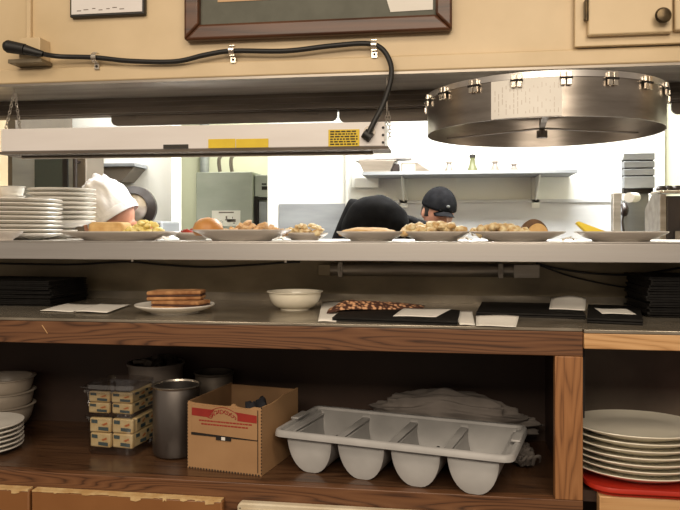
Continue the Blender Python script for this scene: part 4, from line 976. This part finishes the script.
MB().box(X(112, 3.2), X(166, 3.2), 3.0, 3.58, Z(-0.39), Z(-0.355)).build('table_top', 'k_steel', t, bevel=0.004)
for xx in (X(112, 3.2) + 0.03, X(166, 3.2) - 0.05):
    for yy in (3.03, 3.53): MB().box(xx, xx + 0.03, yy, yy + 0.03, 0, Z(-0.391)).build('leg', 'k_steel', t)
# fridge in back room
t = kthing('ice_machine', 'grey steel ice machine seen through the doorway with a notice on its front', 'ice machine')
Yf = 4.85; a, b = X(196, Yf), X(253, Yf); zt_ = P(225, 172, Yf).z
b2 = X(268, Yf) + 0.03
MB().box(a, b - 0.003, Yf, Yf + 0.6, 0, zt_).build('body', 'fridge', t, bevel=0.006)
MB().box(b + 0.003, b2, Yf + 0.04, Yf + 0.6, P(260, 197, Yf).z, zt_ - 0.02).build('control_box', 'fridge', t, bevel=0.004)
MB().box(b - 0.001, b + 0.028, Yf + 0.03, Yf + 0.06, 0.6, P(260, 196, Yf).z).box(b + 0.028, b2, Yf + 0.03, Yf + 0.06, P(260, 200, Yf).z, P(260, 197.5, Yf).z).build('door_gasket', 'slot', t)
MB().box(b + 0.03, b2, Yf + 0.05, Yf + 0.6, 0, P(260, 201, Yf).z).build('side_door', 'k_steel', t)
MB().box(X(260.5, Yf), X(268, Yf), Yf + 0.033, Yf + 0.039, P(264, 189.5, Yf).z, P(264, 186, Yf).z).box(X(260.5, Yf), X(265, Yf), Yf + 0.033, Yf + 0.039, P(264, 184.5, Yf).z, P(264, 183, Yf).z).build('badge', 'slot', t)
nt = MB().box(X(212, Yf), X(240.5, Yf), Yf - 0.004, Yf - 0.001, P(225, 226, Yf).z, P(225, 210.5, Yf).z).build('notice', 'paper', t)
nm = MB().box(X(219, Yf), X(234, Yf), Yf - 0.006, Yf - 0.004, P(225, 213, Yf).z, P(225, 211.8, Yf).z)
rnd = random.Random(2)
for k in range(10): nm.box(X(220, Yf) + rnd.uniform(0, .1), X(222, Yf) + rnd.uniform(0, .1), Yf - 0.006, Yf - 0.004, P(225, 224, Yf).z + rnd.uniform(0, .05), P(225, 223.3, Yf).z + rnd.uniform(0, .05))
nm.build('notice_print', 'ink', nt)
pp = MB()
for px in (220, 232): pp.tube([P(px, 171.8, Yf + 0.2), P(px - 1, 160, Yf + 0.2), P(px + 3, 150, Yf + 0.25), P(px + 6, 130, Yf + 0.4)], 0.014, 10)
tag(pp.build('flexible_pipes', 'foam', smooth=True), 'pair of grey pipes rising from the ice machine', 'pipes')
t = MB().cyl((X(190, 5.6), 5.95, 0), (X(190, 5.6), 5.95, 2.5), 0.04).build('drain_pipe', 'k_steel', smooth=True); tag(t, 'grey vertical pipe in the room behind the doorway', 'pipe')
# wall shelf with containers
t = kthing('wall_shelf', 'long white steel wall shelf over the kitchen counter', 'shelf')
Yw = 4.1; za = P(362, 176.5, Yw).z; a, b = X(362, Yw), X(578, Yw); zsb = P(470, 170.5, Yw).z
MB().box(a, b, Yw, KY - 0.003, zsb - 0.020, zsb).build('shelf_board', 'k_steel', t, bevel=0.002)
for px in (403.5, 536):
    x_ = X(px, KY - .05); MB().box(x_ - 0.022, x_ + 0.022, KY - 0.035, KY - 0.022 + 0.018, P(px, 208, KY).z, zsb - 0.023).prism([(KY - 0.035, zsb - 0.16), (KY - 0.035, zsb - 0.023), (Yw + 0.05, zsb - 0.023)], 'X', x_ - 0.004, x_ + 0.004).build('bracket', 'k_white', t)
def spt(px, Y=Yw + 0.12): return (X(px, Y), Y, zsb + 0.0005)
t = kthing('food_pan', 'grey food pan with a folded cloth over it on the wall shelf', 'pan', spt(378))
MB().prism([(-0.075, 0), (0.075, 0), (0.105, 0.062), (0.115, 0.065), (0.115, 0.070), (-0.125, 0.070), (-0.125, 0.065), (-0.105, 0.062)], 'Y', -0.08, 0.08).build('pan_body', 'dull_steel', t, bevel=0.003)
cl = MB().box(-0.11, 0.20, -0.07, 0.07, 0.0, 0.022, rot=(0, R(-1), 0)).build('folded_towel', 'white_cloth', bevel=0.008, loc=(spt(378)[0], spt(378)[1], zsb + 0.074)); tag(cl, 'folded white towel laid on the food pan', 'towel')
bc = MB().box(-0.02, 0.024, -0.06, 0.06, 0, 0.05).build('black_container', 'k_black', bevel=0.004, loc=spt(395.5)); tag(bc, 'small black container between pan and open tray', 'container')
t = kthing('slanted_tray', 'open steel tray with slanted end on the wall shelf', 'tray', spt(412))
MB().prism([(-0.06, 0), (0.11, 0), (0.10, 0.012), (0.035, 0.055), (-0.06, 0.055)], 'Y', -0.06, 0.06).build('tray_body', 'dull_steel', t, bevel=0.003)
MB().box(-0.05, 0.02, -0.063, -0.060, 0.006, 0.045).build('white_side', 'paper', t)
for px, hpx, mat, lab in ((449, 11, 'dull_steel', 'wide grey funnel cone on the wall shelf, left of the olive one'), (472.5, 18, 'olive', 'olive bottle with flared base on the wall shelf'), (495, 11, 'foam', 'grey bottle right of the olive bottle on the wall shelf'), (514, 8, 'foam', 'small grey bottle at the right of the row on wall shelf')):
    h = hpx*4.1/F; t = kthing('squeeze_bottle', lab, 'bottle', spt(px, Yw + 0.1), 'bottles on the kitchen wall shelf')
    MB().lathe([(0, 0), (0.034, 0), (0.034, 0.004), (0.020, h*0.35), (0.013, h*0.7), (0.016, h*0.78)], n=24).build('bottle_body', mat, t, smooth=True)
    MB().lathe([(0.016, h*0.78), (0.018, h*0.80), (0.018, h*0.95), (0.0, h)], n=20).build('cap', 'slot' if mat == 'olive' else mat, t, smooth=True)
# conduit pole at left of the shelf
t = kthing('wall_conduit', 'white vertical conduit with junction box left of the wall shelf', 'conduit')
MB().cyl((X(347.5, 4.36), 4.36, 0.4), (X(347.5, 4.36), 4.36, CEIL - .01), 0.014).cyl((X(353, 4.37), 4.37, P(353, 187, 4.37).z), (X(353, 4.37), 4.37, CEIL - .01), 0.008).build('pipe', 'k_white', t, smooth=True)
MB().box(X(355, 4.36), X(379, 4.36), 4.34, 4.398, P(366, 188, 4.36).z, P(366, 178, 4.36).z).build('junction_box', 'k_white', t, bevel=0.004)
# right: column, slot rack, machine
t = kthing('steel_end_panel', 'upright grey steel end panel left of the ticket rack', 'panel')
MB().box(X(613, 4.0), X(622, 4.0), 4.0, 4.05, 0.0, P(617, 193, 4.0).z).build('panel_sheet', 'dull_steel', t, bevel=0.003)
t = kthing('drawer_rack', 'grey steel rack of four shallow drawers with dark gaps above the machine', 'rack')
Yr = 3.3; a, b = X(623, Yr), X(655, Yr)
MB().box(a + 0.006, b - 0.004, Yr + 0.012, Yr + 0.05, P(640, 193, Yr).z, P(640, 153, Yr).z).build('carcass', 'slot', t)
for k, (ya, yb) in enumerate(((153, 159.9), (161.1, 167.6), (168.8, 175.2), (176.4, 188))):
    dr = MB().prism([(a + (0.006 if k else 0), P(640, yb, Yr).z), (b, P(640, yb, Yr).z), (b, P(640, ya, Yr).z), (a + 0.003, P(640, ya, Yr).z)], 'Y', Yr, Yr + 0.045).build('drawer', 'k_steel', t, bevel=0.002)
MB().box(X(631, Yr), X(652, Yr), Yr + 0.052, Yr + 0.09, 0.0, P(640, 189, Yr).z).build('stand', 'k_steel', t)
t = MB().cyl(P(629, 197.5, 3.15), P(631, 197.5, 3.3) + Vector((0.02, 0, 0)), 0.021, 28).build('paper_roll', 'paper', smooth=True); tag(t, 'white paper roll hanging at the left of the rack', 'paper roll')
t = kthing('wall_phone', 'small dark handset hanging under the paper roll', 'handset')
MB().tube([P(624, 205, 3.3), P(625.5, 210, 3.28), P(624, 214, 3.3)], 0.014, 12).build('handset', 'k_black', t, smooth=True)
MB().tube([P(624, 214, 3.3), P(622.5, 222, 3.3), P(624, 233, 3.3)], 0.005, 8).build('cord', 'k_black', t, smooth=True)
MB().box(X(622.5, 3.3) , X(629, 3.3), 3.31, 3.33, P(624, 236, 3.3).z, P(624, 200, 3.3).z).build('back_plate', 'k_steel', t)
t = kthing('grill_machine', 'dark brown kitchen machine with slanted steel side and black knobs at right', 'machine')
Ym = 2.5
x0, x1, x2 = X(644.5, Ym), X(660, Ym), X(760, Ym)
zt_, zb_ = P(660, 194, Ym).z, 0.0
zs = lambda py: P(655, py, Ym).z
yb_ = Ym + 0.185
MB().prism([(Ym, 0.0), (yb_, 0.0), (yb_, zs(207.5)), (Ym + 0.10, zs(193.5)), (Ym, zs(194))], 'X', x1, x1 + 0.02).build('steel_side', 'dull_steel', t, bevel=0.002)
MB().prism([(Ym, 0.0), (yb_, 0.0), (yb_, zs(207.5)), (Ym + 0.10, zs(196)), (Ym, zs(196))], 'X', x1 + 0.0205, x2).build('front_panel', 'k_black', t, bevel=0.004)
MB().box(x1 - 0.003, x2, Ym - 0.012, Ym + 0.10, zs(193.3), zs(190.5)).build('top_edge', 'clip_steel', t, bevel=0.002)
for px in (665, 672, 681, 690): MB().lathe([(0, 0), (0.016, 0), (0.017, 0.008), (0.012, 0.017), (0, 0.018)], (X(px, Ym), Ym + 0.04, zs(190.4)), n=24).build('knob', 'k_black', t, smooth=True)
MB().box(X(674, Ym), x2 - 0.01, Ym - 0.013, Ym - 0.0101, 0.2, zs(231)).build('lower_plate', 'dull_steel', t)

# ================================================================== PEOPLE
def skin(name, verts, edges, radii, mat, parent, sub=2, root=0, remesh=0, extra=None):
    me = bpy.data.meshes.new(name); me.from_pydata([tuple(v) for v in verts], edges, []); me.update()
    o = bpy.data.objects.new(name, me); COL.objects.link(o)
    md = o.modifiers.new('skin', 'SKIN'); md.use_smooth_shade = True
    for i, r_ in enumerate(radii):
        sv = me.skin_vertices[0].data[i]; sv.radius = (r_, r_) if not isinstance(r_, tuple) else r_; sv.use_root = (i == root)
    s = o.modifiers.new('sub', 'SUBSURF'); s.levels = s.render_levels = sub
    dg = bpy.context.evaluated_depsgraph_get(); dg.update()
    m2 = bpy.data.meshes.new_from_object(o.evaluated_get(dg)); bpy.data.objects.remove(o)
    bm = bmesh.new(); bm.from_mesh(m2)
    if extra: extra(bm)
    bm.to_mesh(m2); bm.free(); m2.name = name; m2.materials.clear(); m2.materials.append(M[mat])
    o = bpy.data.objects.new(name, m2); COL.objects.link(o); o.parent = parent
    if remesh:
        m2.shade_smooth()
        rm = o.modifiers.new('remesh', 'REMESH'); rm.mode = 'VOXEL'; rm.voxel_size = remesh; rm.use_smooth_shade = True
        sm = o.modifiers.new('smooth', 'SMOOTH'); sm.factor = 0.5; sm.iterations = 2
        dg = bpy.context.evaluated_depsgraph_get(); dg.update()
        m3 = bpy.data.meshes.new_from_object(o.evaluated_get(dg)); o.modifiers.clear(); o.data = m3; m3.name = name
        bm = bmesh.new(); bm.from_mesh(m3); seen = set(); isl = []
        for v in bm.verts:
            if v in seen: continue
            st = [v]; seen.add(v); cur = []
            while st:
                q = st.pop(); cur.append(q)
                for e in q.link_edges:
                    w2 = e.other_vert(q)
                    if w2 not in seen: seen.add(w2); st.append(w2)
            isl.append(cur)
        isl.sort(key=len); print('BODY', [len(c) for c in isl])
        bmesh.ops.delete(bm, geom=[v for c in isl[:-1] for v in c], context='VERTS'); bm.to_mesh(m3); bm.free()
        m3.materials.clear(); m3.materials.append(M[mat]); m3.shade_smooth(); return o
    m2.shade_smooth()
    return o
def head_geo(bm, mt):
    r_ = bmesh.ops.create_uvsphere(bm, u_segments=40, v_segments=28, radius=1.0)
    for v in r_['verts']:
        x, y, z = v.co   # face looks to +X
        rx, ry, rz_ = 0.096, 0.076, 0.118
        wy = 1.0 - (0.30 * max(0, -z)**1.4 if x > -0.2 else 0.25*max(0, -z))
        fx = 1.0 - 0.10*max(0, -z)**2
        p_ = Vector((x*rx*fx, y*ry*wy, z*rz_))
        if x > 0.3:
            g = lambda yc, zc, sy, sz: math.exp(-((y - yc)/sy)**2 - ((z - zc)/sz)**2)
            p_.x += 0.026*g(0, -0.20, 0.13, 0.17) + 0.012*g(0, 0.05, 0.10, 0.20)
            p_.x -= 0.012*(g(0.36, 0.10, 0.17, 0.13) + g(-0.36, 0.10, 0.17, 0.13))
            p_.x += 0.007*g(0, -0.52, 0.28, 0.10) + 0.010*g(0, -0.82, 0.3, 0.15) + 0.006*g(0, 0.30, 0.5, 0.10)
        v.co = mt @ p_
    for s in (1, -1):
        e = bmesh.ops.create_uvsphere(bm, u_segments=14, v_segments=10, radius=1.0)
        for v in e['verts']:
            v.co = mt @ Vector((v.co.x*0.017 - 0.006, s*0.077 + v.co.y*0.008, v.co.z*0.030 - 0.008))
def person(label, head, yaw, pitch, roll, shirt, trousers, hp=0.88, hunch=0.0):
    t = thing('person', label, 'person', (0, 0, 0))
    f = Vector((math.cos(yaw), math.sin(yaw), 0)); sd = Vector((-math.sin(yaw), math.cos(yaw), 0)); up = Vector((0, 0, 1))
    mt = Matrix.Translation(head) @ Matrix.Rotation(yaw, 4, 'Z') @ Matrix.Rotation(pitch, 4, 'Y') @ Matrix.Rotation(roll, 4, 'X')
    tl_ = 0.50
    neck_top = mt @ Vector((-0.025, 0, -0.085))
    neckb = mt @ Vector((-0.050, 0, -0.165)) 
    rise = min(0.49, max(0.15, neckb.z - hp)); back = math.sqrt(max(0.0, tl_**2 - rise**2))
    pel = Vector((neckb.x, neckb.y, 0)) - f*back; pel.z = hp
    ch = pel.lerp(neckb, 0.72) + up*0.02; wa = pel.lerp(neckb, 0.35) + up*0.015
    V = []; Ed = []; Rr = []
    def add(p_, r_, par=None):
        V.append(Vector(p_)); Rr.append(r_)
        if par is not None: Ed.append((par, len(V)-1))
        return len(V)-1
    iP = add(pel, 0.125); iW = add(wa, 0.115, iP); iC = add(ch, 0.13, iW); iN = add(neckb, 0.062, iC); iT = add(neck_top, 0.052, iN)
    arms = []; legs = []
    for s in (1, -1):
        sh_ = ch + sd*s*0.165 + (neckb-ch)*0.25 + up*(hunch if s < 0 else 0); el = sh_ + f*0.08 + sd*s*0.05 - up*0.255
        wr_ = el + f*0.20 - up*0.10 - sd*s*0.03; pm = wr_ + (wr_-el).normalized()*0.05
        i1 = add(sh_, 0.062, iC); i2 = add(el, 0.043, i1); i3 = add(wr_, 0.027, i2); i4 = add(pm, (0.030, 0.020), i3)
        dr = (wr_-el).normalized(); pn = dr.cross(sd).normalized(); lat = sd*s
        for k, (o_, ln) in enumerate(((0.026, 0.072), (0.009, 0.080), (-0.009, 0.075), (-0.026, 0.058))):
            b0 = pm + dr*0.035 + lat*o_*-1
            j = add(b0, 0.0095, i4); j = add(b0 + dr*ln*0.45 - up*0.006, 0.0085, j); add(b0 + dr*ln*0.85 - up*0.028, 0.0075, j)
        b0 = pm - lat*0.035 + dr*0.0; j = add(b0, 0.011, i4); j = add(b0 + dr*0.03 - lat*0.014, 0.010, j); add(b0 + dr*0.055 - lat*0.012 - up*0.01, 0.0085, j)
        arms.append((sh_, el, wr_))
        hpj = pel + sd*s*0.09 - up*0.06; kn = Vector((hpj.x, hpj.y, 0.47)) + f*0.05; an = Vector((hpj.x, hpj.y, 0.09)); toe = an + f*0.14 - up*0.045
        j = add(hpj, 0.085, iP); j = add(kn, 0.058, j); j = add(an, 0.042, j); add(toe, 0.036, j)
        legs.append((hpj, kn, an, toe))
    skin('body', V, Ed, Rr, 'skin', t, 2, 0, 0.006, lambda bm: head_geo(bm, mt))
    V2 = [pel - up*0.02, wa, ch, neckb - (neckb-ch)*0.1]; E2 = [(0, 1), (1, 2), (2, 3)]; R2 = [0.150, 0.142, 0.158, 0.085]
    for (a_, b_, c_) in arms:
        n0 = len(V2); V2 += [a_, b_, b_.lerp(c_, 0.55)]; E2 += [(2, n0), (n0, n0+1), (n0+1, n0+2)]; R2 += [0.082, 0.062, 0.052]
    skin('shirt', V2, E2, R2, shirt, t)
    V3 = [pel + up*0.01]; E3 = []; R3 = [0.158]
    for (a_, b_, c_, d_) in legs:
        n0 = len(V3); V3 += [a_, b_, c_ + up*0.03]; E3 += [(0, n0), (n0, n0+1), (n0+1, n0+2)]; R3 += [0.105, 0.080, 0.068]
    skin('trousers', V3, E3, R3, trousers, t)
    for (a_, b_, c_, d_) in legs:
        MB().tube([c_ - f*0.06 - up*0.048, c_ + f*0.05 - up*0.045, d_ + f*0.04 - up*0.005], [0.046, 0.038], 14).build('shoe', 'black_rubber', t, smooth=True)
    for s in (1, -1):
        MB().blob(mt @ Vector((0.0785, s*0.028, 0.012)), (0.011, 0.011, 0.009), 2, 0.0).build('eye', 'eye', t, smooth=True)
        MB().tube([mt @ Vector((0.087, s*0.014, 0.034)), mt @ Vector((0.088, s*0.03, 0.038)), mt @ Vector((0.077, s*0.046, 0.033))], 0.0035, 8).build('eyebrow', 'hair', t, smooth=True)
    MB().tube([mt @ Vector((0.080, -0.026, -0.060)), mt @ Vector((0.0945, 0, -0.060)), mt @ Vector((0.080, 0.026, -0.060))], 0.0045, 10).build('lips', 'lip', t, smooth=True)
    return t, mt
def shell(t, mt, name, mat, fn, cut, n=56):
    """closed cap shape over the head: deform a sphere, drop what is below the cut"""
    mb = MB(); r_ = bmesh.ops.create_uvsphere(mb.bm, u_segments=n, v_segments=n//2, radius=1.0)
    for v in list(r_['verts']):
        v.co = mt @ fn(v.co.copy(), cut)
    return mb.build(name, mat, t, smooth=True, angle=80)
def hair(t, mt):
    def fn(p_, cut):
        z = max(p_.z, -0.25 if p_.x < 0 else 0.30 - 0.5*abs(p_.y)); return Vector((p_.x*0.094 - 0.010, p_.y*0.0805, z*0.121))
    shell(t, mt, 'hair', 'hair', fn, 0)
# (1) cook in the white hat, head bent towards the right
hx = P(108, 211, 2.62)
t, mt = person('cook in a white hat and red collar bending over, at left', Vector((hx.x, 2.62, hx.z)), R(196), R(34), R(4), 'white_cloth', 'dark_trouser')
def hatfn(p_, cut):
    wr = 0.07*noise.noise(p_*2.6) + 0.07*abs(noise.noise(p_*4.5 + Vector((3, 1, 0))))
    z = p_.z
    w_ = 1.0 + 0.10*max(0, z) + wr
    q_ = Vector((p_.x*0.098*w_ - 0.006, p_.y*0.087*w_, -0.030 + (z*0.158 if z > 0 else z*0.012) * (1 + wr*2)))
    q_.z += 0.012*(-p_.x) if z > 0 else 0
    return q_
shell(t, mt, 'chef_hat', 'white_cloth', hatfn, 0, 80)
bd_ = MB().lathe([(0.0, 0)], n=8) if False else None
hb = MB(); ring = []
hb.lathe([(0.097, -0.004), (0.0990, 0.0), (0.0995, 0.026), (0.097, 0.030)], (-0.006, 0, -0.042), n=56, sx=1.02, sy=0.89, mat=None)
for v in hb.bm.verts: v.co = mt @ v.co
hb.build('hat_band', 'white_cloth', t, smooth=True, solid=0.002)
cb_ = MB().lathe([(0.075, 0), (0.085, 0.008), (0.082, 0.04), (0.072, 0.045)], n=36, closed=True)
nm_ = mt @ Matrix.Translation((-0.02, 0, -0.165))
for v in cb_.bm.verts: v.co = nm_ @ v.co
cb_.build('collar', 'red_cloth', t, smooth=True)
# (2) cook bent deep, black cap top towards us
hx = P(377, 228, 2.35)
t, mt = person('cook in black bending low behind the omelette platter, black cap top showing', Vector((hx.x, 2.35, hx.z - 0.01)), R(-100), R(68), R(4), 'black_cloth', 'dark_trouser', 0.88, 0.13)
hair(t, mt)
def capfn(p_, cut):
    z = p_.z; w_ = 1 + 0.05*noise.noise(p_*3)
    return Vector((p_.x*0.112*w_ - 0.002, p_.y*0.112*w_, 0.004 + (z*0.124 if z > 0 else z*0.004)))
shell(t, mt, 'black_cap', 'black_cloth', capfn, 0, 64)
def brim(t, mt, mat, ln=0.075, w=0.072, x0=0.085, z0=0.02, drop=0.022):
    b_ = MB(); g = []
    for i in range(9):
        row = []
        for j in range(13):
            v_ = (j - 6)/6; u_ = i/8; ex = x0 + ln*u_*math.sqrt(max(0, 1 - (v_*0.9)**2)) - 0.03*v_*v_
            row.append(b_.bm.verts.new(mt @ Vector((ex, w*v_, z0 - drop*u_ - 0.018*v_*v_))))
        g.append(row)
    for i in range(8):
        for j in range(12): b_.bm.faces.new((g[i][j], g[i+1][j], g[i+1][j+1], g[i][j+1]))
    b_.build('cap_brim', mat, t, smooth=True, solid=0.003, angle=80)
brim(t, mt, 'black_cloth', 0.07, 0.08, 0.09, 0.012, 0.03)
# (3) cook with dark cap facing us, looking down
hx = P(438, 213, 3.72)
t, mt = person('bearded cook in a dark baseball cap looking down, by the wall shelf', Vector((hx.x, 3.72, hx.z)), R(-66), R(18), R(-6), 'navy_cloth', 'dark_trouser', 0.74)
hair(t, mt)
def cap2(p_, cut):
    z = p_.z; return Vector((p_.x*0.104 - 0.006, p_.y*0.088, 0.030 + (z*0.106 if z > 0 else z*0.004)))
shell(t, mt, 'baseball_cap', 'black_cloth', cap2, 0, 56)
brim(t, mt, 'black_cloth', 0.055, 0.055, 0.085, 0.036, 0.014)
MB().blob((0, 0, 0), (0.002, 0.010, 0.008), 2, 0).build('cap_badge', 'k_steel', t, smooth=True).matrix_local = mt @ Matrix.Translation((0.098, 0.0, 0.062))
def beard(p_, cut):
    z = min(p_.z, -0.38 + 0.25*abs(p_.y)); x = max(p_.x, 0.05)
    return Vector((x*0.098, p_.y*0.066, z*0.122))
shell(t, mt, 'beard', 'hair', beard, 0, 40)
